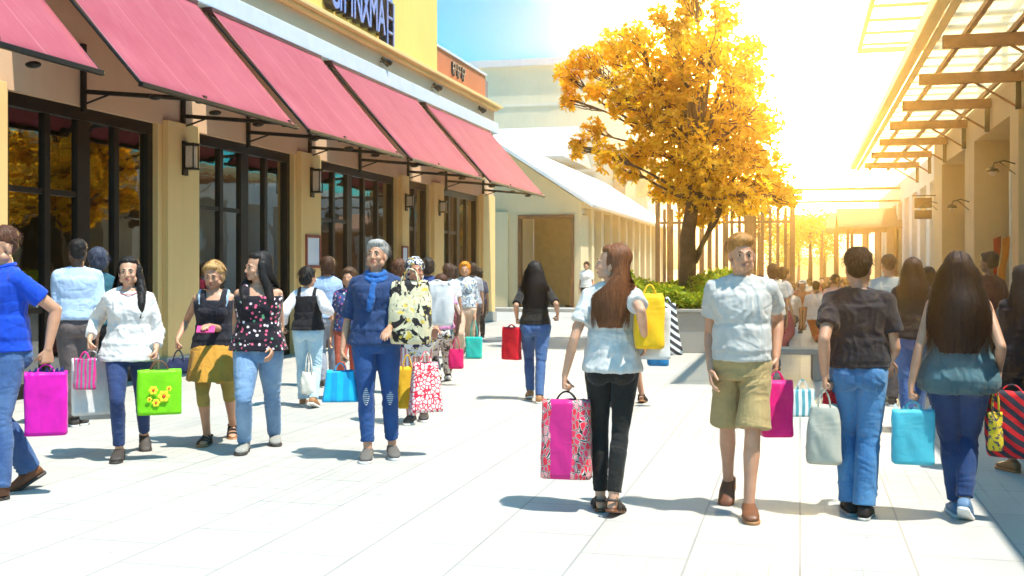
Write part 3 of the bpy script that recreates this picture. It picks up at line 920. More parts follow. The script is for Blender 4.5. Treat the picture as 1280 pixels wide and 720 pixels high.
from mathutils.bvhtree import BVHTree
def patch_on(host, name, cx, cz, w, h, mat, from_back=True, point=True):
    """a sewn-on pocket that follows the cloth below it"""
    me = host.data; bv = BVHTree.FromPolygons([v.co for v in me.vertices], [p_.vertices[:] for p_ in me.polygons])
    d = Vector((0, 1, 0)) if from_back else Vector((0, -1, 0))
    bm = bmesh.new(); nx_, nz_ = 8, 9; G = []
    for i in range(nx_ + 1):
        row = []
        for j in range(nz_ + 1):
            s_, t_ = i / nx_ - .5, j / nz_
            z = cz + h / 2 - t_ * h * (1 if not point else (1 - .16 * abs(s_) * 2))
            hit = bv.ray_cast(Vector((cx + s_ * w * (1 - .08 * t_), -d.y * 1.0, z)), d)[0]
            y = hit.y if hit else 0
            row.append((bm.verts.new((cx + s_ * w * (1 - .08 * t_), y - d.y * .004, z)), bm.verts.new((cx + s_ * w * (1 - .08 * t_), y + d.y * .003, z))))
        G.append(row)
    for k_ in (0, 1):
        for i in range(nx_):
            for j in range(nz_): bm.faces.new((G[i][j][k_], G[i + 1][j][k_], G[i + 1][j + 1][k_], G[i][j + 1][k_]))
    for i in range(nx_):
        for j in (0, nz_): bm.faces.new((G[i][j][0], G[i + 1][j][0], G[i + 1][j][1], G[i][j][1]))
    for j in range(nz_):
        for i in (0, nx_): bm.faces.new((G[i][j][0], G[i][j + 1][0], G[i][j + 1][1], G[i][j][1]))
    return bm_obj(name, bm, mat, host)

# ================================================================ SETTING
def paving_mat():
    t = NT('paving_stone')
    src = t.mapping(rot=(0, 0, R(90)))
    br = t.N.new('ShaderNodeTexBrick'); br.offset = .5; br.squash = 1
    br.inputs['Scale'].default_value = 1; br.inputs['Brick Width'].default_value = .80; br.inputs['Row Height'].default_value = .58
    br.inputs['Mortar Size'].default_value = .007; br.inputs['Mortar Smooth'].default_value = .3; br.inputs['Bias'].default_value = 0
    br.inputs['Color1'].default_value = (.47, .46, .425, 1); br.inputs['Color2'].default_value = (.43, .42, .385, 1); br.inputs['Mortar'].default_value = (.27, .26, .25, 1)
    t.L.new(src, br.inputs['Vector'])
    col = t.mix(t.rng(t.noise(.5, 5, .6), .35, .7, 0, .35), br.outputs['Color'], (.49, .48, .445))
    col = t.mix(t.rng(t.noise(3.5, 5, .65), .5, .8, 0, .3), col, (.36, .34, .31))
    col = t.mix(t.rng(t.noise(50, 3), .5, .8, 0, .25), col, (.28, .26, .23))
    t.base(col); t.rough(t.rng(t.noise(2, 4), .3, .7, .55, .8))
    spot = t.math('LESS_THAN', t.math('ADD', t.vor(2.3), t.math('MULTIPLY', t.noise(9, 2), .12)), .085)
    col = t.mix(t.math('MULTIPLY', spot, .45), col, (.16, .15, .14))
    fine = t.N.new('ShaderNodeTexBrick'); fine.offset = .37; fine.inputs['Scale'].default_value = 1; fine.inputs['Brick Width'].default_value = .40; fine.inputs['Row Height'].default_value = .155
    fine.inputs['Mortar Size'].default_value = .004; fine.inputs['Color1'].default_value = (1, 1, 1, 1); fine.inputs['Color2'].default_value = (.96, .96, .95, 1); fine.inputs['Mortar'].default_value = (.66, .64, .62, 1)
    t.L.new(src, fine.inputs['Vector'])
    col = t.mix(t.rng(t.noise(.33, 3, .6), .50, .58, 0, 1), col, t.mix(1.0, col, fine.outputs['Color'], 'MULTIPLY'))
    t.base(col)
    h = t.math('SUBTRACT', t.math('MULTIPLY', t.noise(60, 3), .25), t.math('MULTIPLY', br.outputs['Fac'], 1.0))
    t.bump(h, .5, .004)
    return t.m
B('plaza_paving', (-60, 60, -30, 260, -.4, 0), paving_mat())['kind'] = 'structure'
bm = bmesh.new(); bmesh.ops.create_grid(bm, x_segments=2, y_segments=2, size=1500)
for v_ in bm.verts: v_.co.z = -.45
g_ = bm_obj('ground', bm, plain('far_ground', (.40, .34, .26), .9, bump=0)); g_['kind'] = 'structure'

M_YEL = stucco('cream_stucco', (.86, .57, .24), .08)
M_BEIGE = stucco('beige_stucco', (.72, .47, .29), .10)
M_TOPYEL = stucco('yellow_stucco', (.80, .60, .17), .06)
M_ORANGE = stucco('orange_stucco', (.62, .19, .09), .08)
M_WHITE = stucco('white_stucco', (.78, .74, .64), .08)
M_FASC = plain('fascia_grey', (.62, .64, .70), .6, var=.05)
M_DARK = plain('dark_bronze_metal', (.022, .016, .013), .35, metal=.4, var=.2)
M_BLACK = plain('black_metal', (.015, .014, .014), .4, metal=.5)
M_BROWN = plain('brown_timber', (.13, .055, .025), .6, var=.25, nscale=8)
M_WARM = stucco('warm_plaster', (.66, .48, .28), .10)
M_CONC = stucco('concrete', (.46, .43, .38), .2)

@cached
def glass(name, tint=(.55, .6, .6), refl=.3):
    t = NT(name); t.N.remove(t.b)
    g = t.N.new('ShaderNodeBsdfGlossy'); g.inputs['Roughness'].default_value = .02; g.inputs['Color'].default_value = (.9, .93, .95, 1)
    tr = t.N.new('ShaderNodeBsdfTransparent'); tr.inputs[0].default_value = (*tint, 1)
    fr = t.N.new('ShaderNodeFresnel'); fr.inputs['IOR'].default_value = 1.5
    add = t.math('ADD', fr.outputs[0], refl)
    bp = t.N.new('ShaderNodeBump'); bp.inputs['Strength'].default_value = .12; bp.inputs['Distance'].default_value = .02
    t.L.new(t.noise(1.6, 2), bp.inputs['Height']); t.L.new(bp.outputs[0], g.inputs['Normal'])
    ms = t.N.new('ShaderNodeMixShader'); t.L.new(add, ms.inputs[0]); t.L.new(tr.outputs[0], ms.inputs[1]); t.L.new(g.outputs[0], ms.inputs[2])
    t.L.new(ms.outputs[0], t.out.inputs[0]); return t.m
M_GLASS = glass('shop_glass', (.6, .63, .66), .20)

# ---------------- left shop building
WX = -8.8
shop = empty('shop_building', (WX, 17, 0), 0, 'long cream and yellow shop building with dark framed windows behind the left walkers', 'building')
shop_inv = Matrix.Translation((WX, 17, 0)).inverted()
def SB(name, dims, mat, parent=shop, bev=0):
    dd = dims if isinstance(dims[0], (tuple, list)) else [dims]
    bm = bmesh.new()
    for d in dd:
        box(bm, d[0] - WX, d[1] - WX, d[2] - 17, d[3] - 17, d[4], d[5], bev=bev)
    return bm_obj(name, bm, mat, parent)
wins = [(6.4, 10.0, 3), (11.0, 14.1, 4), (15.2, 18.5, 4), (19.6, 23.8, 5), (24.5, 26.1, 2), (27.1, 30.5, 4)]
Y0, Y1 = 2.0, 32.0
ys = [Y0] + [y for w in wins for y in w[:2]] + [Y1]
segs = [(WX - .35, WX, ys[i], ys[i + 1], 0, 3.6) for i in range(0, len(ys), 2)]
for s_ in segs: SB('pier_wall', s_, M_YEL)
SB('lintel_wall', (WX - .35, WX + .002, Y0, Y1, 3.6, 5.5), M_BEIGE)
for s_ in segs:
    if s_[3] - s_[2] > .6: SB('pilaster', (WX, WX + .09, s_[2] + .12, s_[3] - .12, 0, 3.66), M_YEL, bev=.01)
for s_ in segs: SB('plinth', (WX, WX + .12, s_[2] + .05, s_[3] - .05, 0, .28), M_CONC, bev=.01)
SB('fascia', (WX - .3, WX + .16, Y0, Y1, 5.5, 5.82), M_FASC, bev=.02)
SB('frieze_wall', (WX - .33, WX + .02, Y0, Y1, 5.82, 6.2), M_BEIGE)
SB('cornice', [(WX - .3, WX + .14, Y0, Y1 + .1, 6.20, 6.27), (WX - .3, WX + .24, Y0, Y1 + .2, 6.272, 6.36)], M_YEL, bev=.015)
SB('upper_wall', (WX - .8, WX + .03, Y0, 26.6, 6.362, 10.2), M_TOPYEL)
SB('orange_wall', (WX - .6, WX - .02, 26.602, 31.2, 6.362, 7.1), M_ORANGE)
SB('roof_cap', (WX - .65, WX + .02, 26.61, 31.24, 7.102, 7.16), M_FASC)
SB('orange_wall', (WX - 5, WX - .05, 31.202, 31.6, 6.362, 7.0), plain('grey_render', (.22, .20, .20), .9))
SB('end_wall', (WX - 9, WX - .3, Y1 - .3, Y1 + .002, 0, 6.2), M_WHITE)
SB('roof_slab', (WX - 9, WX - .36, Y0, Y1 - .31, 5.4, 5.7), M_CONC)
SB('roof_slab', (WX - 9, WX - .82, Y0, 26.5, 9.9, 10.1), M_CONC)
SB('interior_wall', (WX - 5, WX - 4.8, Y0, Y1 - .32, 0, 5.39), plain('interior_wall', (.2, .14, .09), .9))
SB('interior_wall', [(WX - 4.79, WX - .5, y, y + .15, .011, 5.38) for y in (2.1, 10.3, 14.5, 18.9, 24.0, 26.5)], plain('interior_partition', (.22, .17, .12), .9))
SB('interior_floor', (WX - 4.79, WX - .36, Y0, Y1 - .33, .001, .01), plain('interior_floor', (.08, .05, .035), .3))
rw = random.Random(4)
for (a, b, n) in wins:
    fr_d = [(WX - .2, WX - .08, a, b, 3.44, 3.598), (WX - .2, WX - .08, a, b, .0, .16), (WX - .2, WX - .08, a, a + .12, .161, 3.439), (WX - .2, WX - .08, b - .12, b, .161, 3.439)]
    w = SB('window', fr_d, M_DARK, bev=.006)
    mull = []; st = (b - a - .24) / n
    for i in range(1, n):
        y = a + .12 + i * st
        wd = .13 if i == 2 and n >= 4 else .055
        mull.append((WX - .19, WX - .10, y - wd, y + wd, .161, 3.439))
    mull.append((WX - .185, WX - .115, a + .121, b - .121, 1.0, 1.07))
    mull.append((WX - .185, WX - .115, a + .121, a + .12 + st * (1.9 if n > 3 else .9), 2.45, 2.52))
    mo = SB('mullion', mull, M_DARK, w, bev=.004); 
    SB('pane', (WX - .155, WX - .145, a + .1, b - .1, .15, 3.45), M_GLASS, w)

# shop displays standing inside behind the glass
goods = [(.75, .10, .04), (.78, .30, .05), (.55, .5, .45), (.12, .25, .45), (.65, .05, .05)]
def display_rack(y, ci, hh, lab):
    e = empty('display_rack', (WX - 1.3, y, .01), 0, lab, 'display rack', 'display racks inside the shop windows')
    B('rack_frame', [(-.25, .25, -.5, -.46, 0, hh), (-.25, .25, .46, .5, 0, hh), (-.02, .02, -.459, .459, hh - .05, hh)], M_BLACK, e)
    B('shelf', [(-.24, .24, -.459, .459, z, z + .03) for z in (.35, 1.15)], M_BROWN, e)
    for q in range(5):
        bm = bmesh.new()
        z0 = hh - .75
        rg = []
        for t in range(6):
            zz = hh - .06 - t * .13; wv = .03 + .03 * t / 5
            rg.append(ering(Vector((0, -.36 + q * .18, zz)), Vector((.16 + .03 * t / 5, 0, 0)), Vector((0, wv, 0)), 12))
        loft(bm, rg)
        bm_obj('garment', bm, cloth('garment_%d' % ((ci + q // 2) % 5), goods[(ci + q // 2) % 5]), e, True)
for i, (y, ci, lab) in enumerate([(12.5, 0, 'garment rack of orange clothes inside the leftmost full shop window'), (13.5, 4, 'garment rack of red clothes at the far end of the leftmost full shop window'),
                     (16.1, 1, 'garment rack inside the window behind the black tank top woman'), (17.7, 2, 'pale garment rack inside the window behind the floral top woman'),
                     (20.6, 0, 'garment rack inside the third shop window from the left'), (22.8, 3, 'blue garment rack inside the third shop window from the left'), (28.6, 2, 'garment rack inside the farthest shop window')]):
    display_rack(y, ci, 1.9, lab)

# ---------------- awnings
def awning_mat():
    t = NT('awning_canvas')
    s_ = t.sep()
    n = t.noise(1.2, 4, .6)
    col = t.ramp(n, [(.3, (.41, .080, .115)), (.75, (.48, .115, .155))])
    w = t.math('FRACT', t.math('MULTIPLY', s_[1], .95))
    col = t.mix(t.math('LESS_THAN', w, .014), col, (.60, .22, .25))
    col = t.mix(t.rng(t.noise(2.2, 5, .6, src=t.mapping((1.2, 6, 1.2))), .5, .8, 0, .16), col, (.70, .33, .36))
    t.base(col); t.rough(.75); t.b.inputs['Specular IOR Level'].default_value = .25
    t.bump(t.noise(300, 2), .25, .003)
    tr = t.N.new('ShaderNodeBsdfTranslucent'); t.L.new(col, tr.inputs[0])
    ms = t.N.new('ShaderNodeMixShader'); ms.inputs[0].default_value = .22
    t.L.new(t.b.outputs[0], ms.inputs[1]); t.L.new(tr.outputs[0], ms.inputs[2]); t.L.new(ms.outputs[0], t.out.inputs[0])
    return t.m
M_AWN = awning_mat()
M_MAROON = plain('maroon_metal', (.085, .02, .03), .5)
aw = [(6.2, 10.2, 'nearest of the red slanted canvas awnings, cut by the top left corner of the photo'),
      (10.95, 14.85, 'red slanted canvas awning over the leftmost full shop window, second from the left edge'),
      (15.3, 19.25, 'middle red canvas awning over the window behind the two sleeveless women'),
      (19.8, 24.65, 'red slanted canvas awning directly below the dark sign letters, fourth from the left'),
      (25.3, 31.0, 'farthest and rightmost red canvas awning, below the orange wall')]
for (a, b, lab) in aw:
    e = empty('awning', (WX, a, 3.6), 0, lab, 'awning', 'red awnings along the shop front')
    L_ = b - a; P_ = 1.77; H_ = 1.85
    bm = bmesh.new(); nx, ny = 14, 26; G = []
    for layer in (0, 1):
        g = []
        for i in range(nx + 1):
            t = i / nx; row = []
            for j in range(ny + 1):
                s_ = j / ny
                sag = -.05 * math.sin(PI * t) * (.55 + .45 * math.sin(PI * s_)) + .012 * math.sin(s_ * PI * 8 + t * 3) * math.sin(PI * t) + .01 * (vnoise(np.array([[t * 3, s_ * 5, a]]))[0] - .5)
                row.append(bm.verts.new((.17 + (P_ - .17) * t, s_ * L_, H_ * (1 - t) + .0 + sag - layer * .008)))
            g.append(row)
        G.append(g)
    for layer in (0, 1):
        g = G[layer]
        for i in range(nx):
            for j in range(ny): bm.faces.new((g[i][j], g[i + 1][j], g[i + 1][j + 1], g[i][j + 1]))
    for i in range(nx):
        for j in (0, ny): bm.faces.new((G[0][i][j], G[0][i + 1][j], G[1][i + 1][j], G[1][i][j]))
    for j in range(ny):
        for i in (0, nx): bm.faces.new((G[0][i][j], G[0][i][j + 1], G[1][i][j + 1], G[1][i][j]))
    bm_obj('canvas', bm, M_AWN, e, True)
    B('cassette', (.02, .19, -.03, L_ + .03, H_ - .02, H_ + .05), M_MAROON, e, .01)
    bm = bmesh.new(); box(bm, P_ - .03, P_ + .03, -.03, L_ + .03, -.05, .004, bev=.006); bm_obj('front_bar', bm, M_BLACK, e)
    for y in (0.0, L_):
        bm = bmesh.new(); tube(bm, [(.1, y, H_ - .04), (P_, y, -.03)], .022, 8); bm_obj('side_bar', bm, M_BLACK, e)
    for y in (L_ * .36, L_ * .965) if a != 6.2 else (L_ * .2, L_ * .62):
        bm = bmesh.new()
        box(bm, .01, .06, y - .035, y + .035, -.08, .78, bev=.004)
        tube(bm, [(.03, y, .18), (P_ - .1, y, .02)], .03, 8)
        tube(bm, [(.05, y, .02), (.45, y, .14)], .014, 6)
        box(bm, P_ - .14, P_ - .02, y - .035, y + .035, -.03, .06)
        bm_obj('bracket_arm', bm, M_BLACK, e)
    for y in (L_ * .15, L_ * .5, L_ * .8):
        bm = bmesh.new(); ball(bm, (P_ - .2, y, -.07), (.09, .05, .035), 10); bm_obj('clamp', bm, M_BLACK, e, True)

# ---------------- wall lamps, spot lights, posters, signs on the shop wall
M_LGLASS = plain('lamp_frost', (.6, .5, .4), .3, bump=0)
def wall_lamp(y, lab, hh=.5, zz=2.9, x=WX + .09, sgn=1):
    e = empty('wall_lamp', (x, y, zz), 0 if sgn > 0 else PI, lab, 'wall lamp', 'dark wall lanterns on the shop piers')
    B('back_plate', (0, .03, -.07, .07, 0, hh), M_BLACK, e, .004)
    B('lantern_cap', [(.031, .2, -.08, .08, hh - .07, hh - .03), (.031, .2, -.08, .08, .08, .11)], M_BLACK, e, .004)
    B('lantern_bars', [(.18, .195, s_ * .07 - .008, s_ * .07 + .008, .111, hh - .071) for s_ in (-1, 1)], M_BLACK, e)
    B('lamp_glass', (.05, .17, -.055, .055, .111, hh - .071), M_LGLASS, e, .01)
wall_lamp(14.65, 'dark wall lantern on the pier between the first two full shop windows')
wall_lamp(19.05, 'dark wall lantern on the pier above the small framed poster', .55, 2.85)
wall_lamp(24.15, 'small dark wall lantern on the pier beside the narrow window', .4, 2.85)
wall_lamp(26.6, 'small dark wall lantern on the pier before the farthest shop window', .4, 2.85)
for y, lab in ((14.1, 'small spotlight above the middle awning near the top edge'), (22.7, 'small black spotlight on the frieze below the sign'), (26.2, 'small black spotlight on the frieze under the yellow wall corner'), (30.2, 'farthest small black spotlight on the frieze under the orange wall')):
    e = empty('spotlight', (WX + .02, y, 5.95), 0, lab, 'spotlight', 'spotlights on the frieze')
    bm = bmesh.new(); tube(bm, [(0, 0, .05), (.14, 0, .05)], .014, 8); bm_obj('bracket', bm, M_BLACK, e)
    bm = bmesh.new(); tube(bm, [(.08, -.09, .11), (.22, .09, .02)], [.045, .06], 14); bm_obj('lamp_head', bm, M_BLACK, e, True)
    bm = bmesh.new(); tube(bm, [(.10, -.07, .03), (.18, .02, -.05)], [.02, .03], 10); bm_obj('lamp_head', bm, M_BLACK, e, True)
pe = empty('framed_poster', (WX + .09, 19.1, 1.55), 0, 'small framed white poster on the shop pier behind the black vest woman', 'poster')
B('poster_frame', [(0, .03, -.32, .32, 0, .05), (0, .03, -.32, .32, .56, .61), (0, .03, -.32, -.27, .051, .559), (0, .03, .27, .32, .051, .559)], plain('red_brown_frame', (.25, .04, .025), .5), pe)
B('poster_sheet', (.004, .012, -.269, .269, .052, .558), plain('poster_white', (.72, .75, .8), .5, var=.03), pe)
pe2 = empty('framed_poster', (WX + .09, 24.05, 1.55), 0, 'tiny framed notice on the far pier beside the narrow shop window', 'poster')
B('poster_frame', [(0, .03, -.2, .2, 0, .04), (0, .03, -.2, .2, .46, .5), (0, .03, -.2, -.16, .041, .459), (0, .03, .16, .2, .041, .459)], plain('red_brown_frame', None), pe2)
B('poster_sheet', (.004, .012, -.159, .159, .042, .458), plain('poster_white', None), pe2)

def text_mesh(txt, size, extr, mat, name, M, xs=1.0, bevel=0):
    cu = bpy.data.curves.new(name, 'FONT'); cu.body = txt; cu.size = size; cu.extrude = extr
    cu.bevel_depth = bevel; cu.offset = .012
    o = bpy.data.objects.new(name, cu); COL.objects.link(o)
    dg = bpy.context.evaluated_depsgraph_get()
    me = bpy.data.meshes.new_from_object(o.evaluated_get(dg))
    bpy.data.objects.remove(o)
    me.transform(M @ Matrix.Diagonal((xs, 1, 1, 1)))
    return me
# text x -> world +Y, text y -> world Z, text z -> world +X
TM = Matrix(((0, 0, 1, 0), (1, 0, 0, 0), (0, 1, 0, 0), (0, 0, 0, 1)))
se = empty('shop_sign', (WX + .03, 19.6, 6.52), 0, 'dark blue raised sign letters high on the yellow wall', 'sign')
M_LET = plain('sign_letter_dark', (.02, .022, .045), .35, bump=0)
M_LETF = plain('sign_letter_blue', (.20, .25, .55), .25, bump=0)
yy = 0.0
for ch, w_ in zip('GIMNXMA', (.42, .2, .5, .44, .4, .5, .42)):
    me = text_mesh(ch, 1.05, .085, None, 'letter', TM, .62)
    me.transform(Matrix.Translation((.10, yy, 0)))
    o = mesh_obj('letter', me, M_LET, se)
    me = text_mesh(ch, 1.05, .006, None, 'letter_face', TM, .60)
    me.transform(Matrix.Translation((.195, yy + .006, .01)))
    mesh_obj('letter_face', me, M_LETF, o)
    yy += w_
# last taller character, a barred frame
gx = yy + .12
gl = [(0, .18, gx, gx + .10, -.22, .86), (0, .18, gx + .38, gx + .48, -.16, .80), (0, .18, gx + .101, gx + .379, .76, .86), (0, .18, gx + .101, gx + .379, .40, .48), (0, .18, gx + .101, gx + .379, .08, .16)]
o = B('letter', gl, M_LET, se, .008)
B('letter_face', [(.181, .192, a + .02, b - .02, c + .02, d - .02) for _, _, a, b, c, d in gl], M_LETF, o)
se = empty('orange_wall_sign', (WX - .02, 27.9, 6.62), 0, 'small black sign characters on the orange wall above the farthest awning', 'sign')
gl = []
for q in range(3):
    y = q * .42
    gl += [(0, .06, y, y + .05, .0, .32), (0, .06, y + .051, y + .30, .27, .32), (0, .06, y + .051, y + .30, .13, .17), (0, .06, y + .12, y + .17, -.05, .129), (0, .06, y + .22, y + .27, .171, .269)]
B('sign_characters', gl, M_LET, se)

# ---------------- white gabled hall beyond the shops
hall = empty('gabled_hall', (-9, 40, 0), 0, 'low cream hall with white metal gable roof and a row of columns, beyond the awnings', 'building')
def HB(name, dims, mat, parent=hall, bev=0):
    dd = dims if isinstance(dims[0], (tuple, list)) else [dims]
    return B(name, [(d[0] + 9, d[1] + 9, d[2] - 40, d[3] - 40, d[4], d[5]) for d in dd], mat, parent, bev)
HX = -7.7
M_HALL = stucco('hall_cream', (.74, .60, .36), .08)
HB('front_wall', [(-16, -10.05, 40, 40.3, 0, 3.95), (HX - .25, HX, 40, 40.3, 0, 3.95), (-10.05, HX - .25, 40, 40.3, 3.5, 3.95)], M_HALL)
HB('portal_frame', [(-10.05, -9.93, 39.93, 40.2, 0, 3.499), (HX - .37, HX - .251, 39.93, 40.2, 0, 3.499), (-9.929, HX - .371, 39.93, 40.2, 3.36, 3.499)], M_BROWN)
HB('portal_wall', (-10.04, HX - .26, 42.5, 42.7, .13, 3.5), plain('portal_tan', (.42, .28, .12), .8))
for s_ in [(-10.25, -10.06, 40.301, 42.499, 0, 3.5), (HX - .35, HX - .02, 40.301, 41.6, 0, 3.5)]: HB('portal_side', s_, M_HALL)
HB('front_door', (-12.0, -11.3, 39.96, 39.998, .12, 3.0), M_BLACK)
HB('front_trim', [(-12.9, -12.2, 39.8, 39.998, .121, 3.6), (-11.0, -10.4, 39.8, 39.998, .121, 3.6)], M_HALL)
HB('entrance_step', [(-16, HX + .8, 38.4, 39.79, 0, .12)], M_CONC, bev=.01)
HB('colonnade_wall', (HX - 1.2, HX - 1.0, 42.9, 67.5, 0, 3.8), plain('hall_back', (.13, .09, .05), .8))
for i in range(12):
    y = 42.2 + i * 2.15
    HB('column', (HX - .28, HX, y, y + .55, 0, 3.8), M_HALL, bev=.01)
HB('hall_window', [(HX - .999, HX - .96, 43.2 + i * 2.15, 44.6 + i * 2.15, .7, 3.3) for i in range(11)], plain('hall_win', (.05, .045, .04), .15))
HB('eave_beam', (HX - .4, HX + .05, 40.31, 68, 3.8, 3.96), M_HALL)
bm = bmesh.new()
def roof_pts(x0, z0, x1, z1, ya, yb, th):
    dx, dz = x1 - x0, z1 - z0; L_ = math.hypot(dx, dz); nx_, nz_ = -dz / L_ * th, dx / L_ * th
    if nz_ < 0: nx_, nz_ = -nx_, -nz_
    P_ = [(x0, z0), (x1, z1), (x1 + nx_, z1 + nz_), (x0 + nx_, z0 + nz_)]
    loft(bm, [[Vector((x + 9, ya - 40, z)) for x, z in P_], [Vector((x + 9, yb - 40, z)) for x, z in P_]])
roof_pts(-11.6, 6.62, HX + .55, 3.72, 39.2, 68.5, .12)
roof_pts(-11.6, 6.62, -16.2, 3.72, 39.2, 68.5, .12)
bm_obj('roof', bm, plain('white_metal_roof', (.80, .80, .78), .4, var=.05), hall)
bm = bmesh.new()
for i in range(58):
    y = 39.4 + i * .5
    dx, dz = (HX + .55) - (-11.6), 3.72 - 6.62; L_ = math.hypot(dx, dz)
    p0 = Vector((-11.6 + 9, y - 40, 6.62 + .13)); p1 = Vector((HX + .55 + 9, y - 40, 3.72 + .13))
    tube(bm, [p0, p1], .018, 4)
bm_obj('roof_seam', bm, plain('white_metal_roof', None), hall)
bm = bmesh.new(); loft(bm, [[Vector((x + 9, y - 40, z)) for x, z in ((-15.9, 3.951), (HX, 3.951), (-11.6, 6.55))] for y in (40.0, 40.3)])
bm_obj('gable_wall', bm, M_HALL, hall)

# ---------------- large buildings behind
def far_block(name, lab, u0, u1, vt, d, depth, mat, rim=None, vb=None):
    a = at_d(u0, HV, d); b = at_d(u1, HV, d); h = EYE + (HV - vt) / F_PX * d
    e = empty(name, (a.x, a.y, 0), 0, lab, 'building')
    w = b.x - a.x
    B('wall', (0, w, 0, depth, 0, h), mat, e)
    if rim: B('parapet', (-.3, w + .3, -.3, depth + .3, h, h + .5), rim, e)
    return e, w, h
fb, w_, h_ = far_block('tall_hall', 'tall plain cream building against the blue sky behind the orange wall', 590, 790, 86, 84, 20, stucco('far_cream', (.78, .70, .52), .05), M_FASC)
B('wall_band', [(-.05, w_ + .05, -.06, -.001, h_ * .52, h_ * .54), (-.05, w_ + .05, -.06, -.001, h_ * .82, h_ * .83)], M_WHITE, fb)
B('wall_panel', [(x, x + .12, -.05, -.001, 0, h_ * .5) for x in (3, 6, 9, 12)], M_WHITE, fb)
fb, w_, h_ = far_block('rooftop_block', 'pale cream block rising above the white gable roof left of the tree', 744, 812, 182, 74, 8, stucco('far_cream2', (.76, .68, .50), .05))
B('window', [(1.2 + i * 1.6, 2.0 + i * 1.6, -.06, -.002, h_ - 3.4, h_ - 1.4) for i in range(2)], plain('far_window', (.30, .26, .2), .2), fb)
fb, w_, h_ = far_block('white_house', 'white building with a pitched roof seen between the awning and the tall cream building', 560, 695, 200, 72, 8, stucco('far_white', (.8, .77, .7), .05))
bm = bmesh.new(); loft(bm, [[Vector((x, -1, h_)), Vector((x, 9, h_)), Vector((x, 4, h_ + 2.4))] for x in (-1, w_ + 1)]); bm_obj('roof', bm, plain('white_metal_roof', None), fb)

# ---------------- pergola behind the planter
pg = empty('pergola', tuple(at_d(905, HV, 44).xy) + (0,), 0, 'brown timber pergola with upright slats behind the planter tree', 'pergola')
pw = 2.6
for sx in (-pw, -pw / 3, pw / 3, pw):
    for sy in (0, 4): B('post', (sx - .09, sx + .09, sy - .09, sy + .09, 0, 4.4), M_BROWN, pg, .01)
for y in (0, 4): B('beam', (-pw - .4, pw + .4, y - .07, y + .07, 4.401, 4.6), M_BROWN, pg)
B('rafter', [(x - .04, x + .04, -.5, 4.5, 4.601, 4.74) for x in np.linspace(-pw, pw, 14)], M_BROWN, pg)
B('rail', [(-pw, pw, .091, .14, z, z + .1) for z in (.9, 3.3)], M_BROWN, pg)
for x in np.linspace(-pw + .25, pw - .25, 17): B('slat', (x - .06, x + .06, .141, .18, .3, 3.9), M_BROWN, pg)
# overhead beams across the street
gw = empty('street_gateway', tuple(at_d(1010, HV, 46).xy) + (0,), 0, 'thin double overhead beam spanning the street beyond the tree', 'gateway')
B('beam', (-3.4, 4.3, -.08, .08, 4.72, 4.82), M_BROWN, gw); B('beam', (-3.2, 4.1, -.06, .06, 4.22, 4.30), M_BROWN, gw)
for sx in (-3.3, 4.2): B('post', (sx - .08, sx + .08, -.079, .079, 0, 4.72), M_BROWN, gw)

# ---------------- planter, hedge, tree
pc = at_d(868, HV, 21.6); pc.z = 0
pl = empty('planter', pc, 0, 'long pale concrete planter box under the large tree', 'planter')
bm = bmesh.new(); box(bm, -1.15, .95, -1.2, 1.3, 0, .74, bev=.02); 
bm_obj('planter_box', bm, M_CONC, pl)
B('planter_rim', [(-1.2, 1.0, -1.25, -1.05, .741, .80), (-1.2, 1.0, 1.15, 1.35, .741, .80), (-1.2, -1.0, -1.049, 1.149, .741, .80), (.8, 1.0, -1.049, 1.149, .741, .80)], M_CONC, pl, .01)
B('soil', (-.99, .79, -1.04, 1.14, .742, .77), plain('soil', (.06, .04, .025), 1), pl)

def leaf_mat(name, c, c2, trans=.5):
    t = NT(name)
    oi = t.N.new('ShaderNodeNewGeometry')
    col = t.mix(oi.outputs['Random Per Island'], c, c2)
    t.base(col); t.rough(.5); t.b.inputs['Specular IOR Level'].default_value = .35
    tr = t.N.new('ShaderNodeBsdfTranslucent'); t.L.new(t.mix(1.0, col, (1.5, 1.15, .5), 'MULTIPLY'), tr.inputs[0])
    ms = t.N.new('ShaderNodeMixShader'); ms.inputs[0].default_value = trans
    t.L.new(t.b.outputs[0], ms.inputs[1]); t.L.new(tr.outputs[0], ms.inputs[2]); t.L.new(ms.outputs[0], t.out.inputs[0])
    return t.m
def add_leaf(bm, p, d, n, L_, w):
    """a folded leaf of six faces"""
    d = d.normalized(); sd_ = d.cross(n).normalized(); n = sd_.cross(d)
    a = bm.verts.new(p); m1 = bm.verts.new(p + d * L_ * .35 + n * L_ * .05); m2 = bm.verts.new(p + d * L_ * .72 + n * L_ * .03); e_ = bm.verts.new(p + d * L_ - n * L_ * .08)
    for s_ in (-1, 1):
        q1 = bm.verts.new(p + d * L_ * .33 + sd_ * s_ * w * .85 + n * w * .28); q2 = bm.verts.new(p + d * L_ * .70 + sd_ * s_ * w * .8 + n * w * .2)
        bm.faces.new((a, m1, q1)); bm.faces.new((m1, m2, q2, q1)); bm.faces.new((m2, e_, q2))
def rvec(r):
    while True:
        v = Vector((r.uniform(-1, 1), r.uniform(-1, 1), r.uniform(-1, 1)))
        if .05 < v.length < 1: return v.normalized()
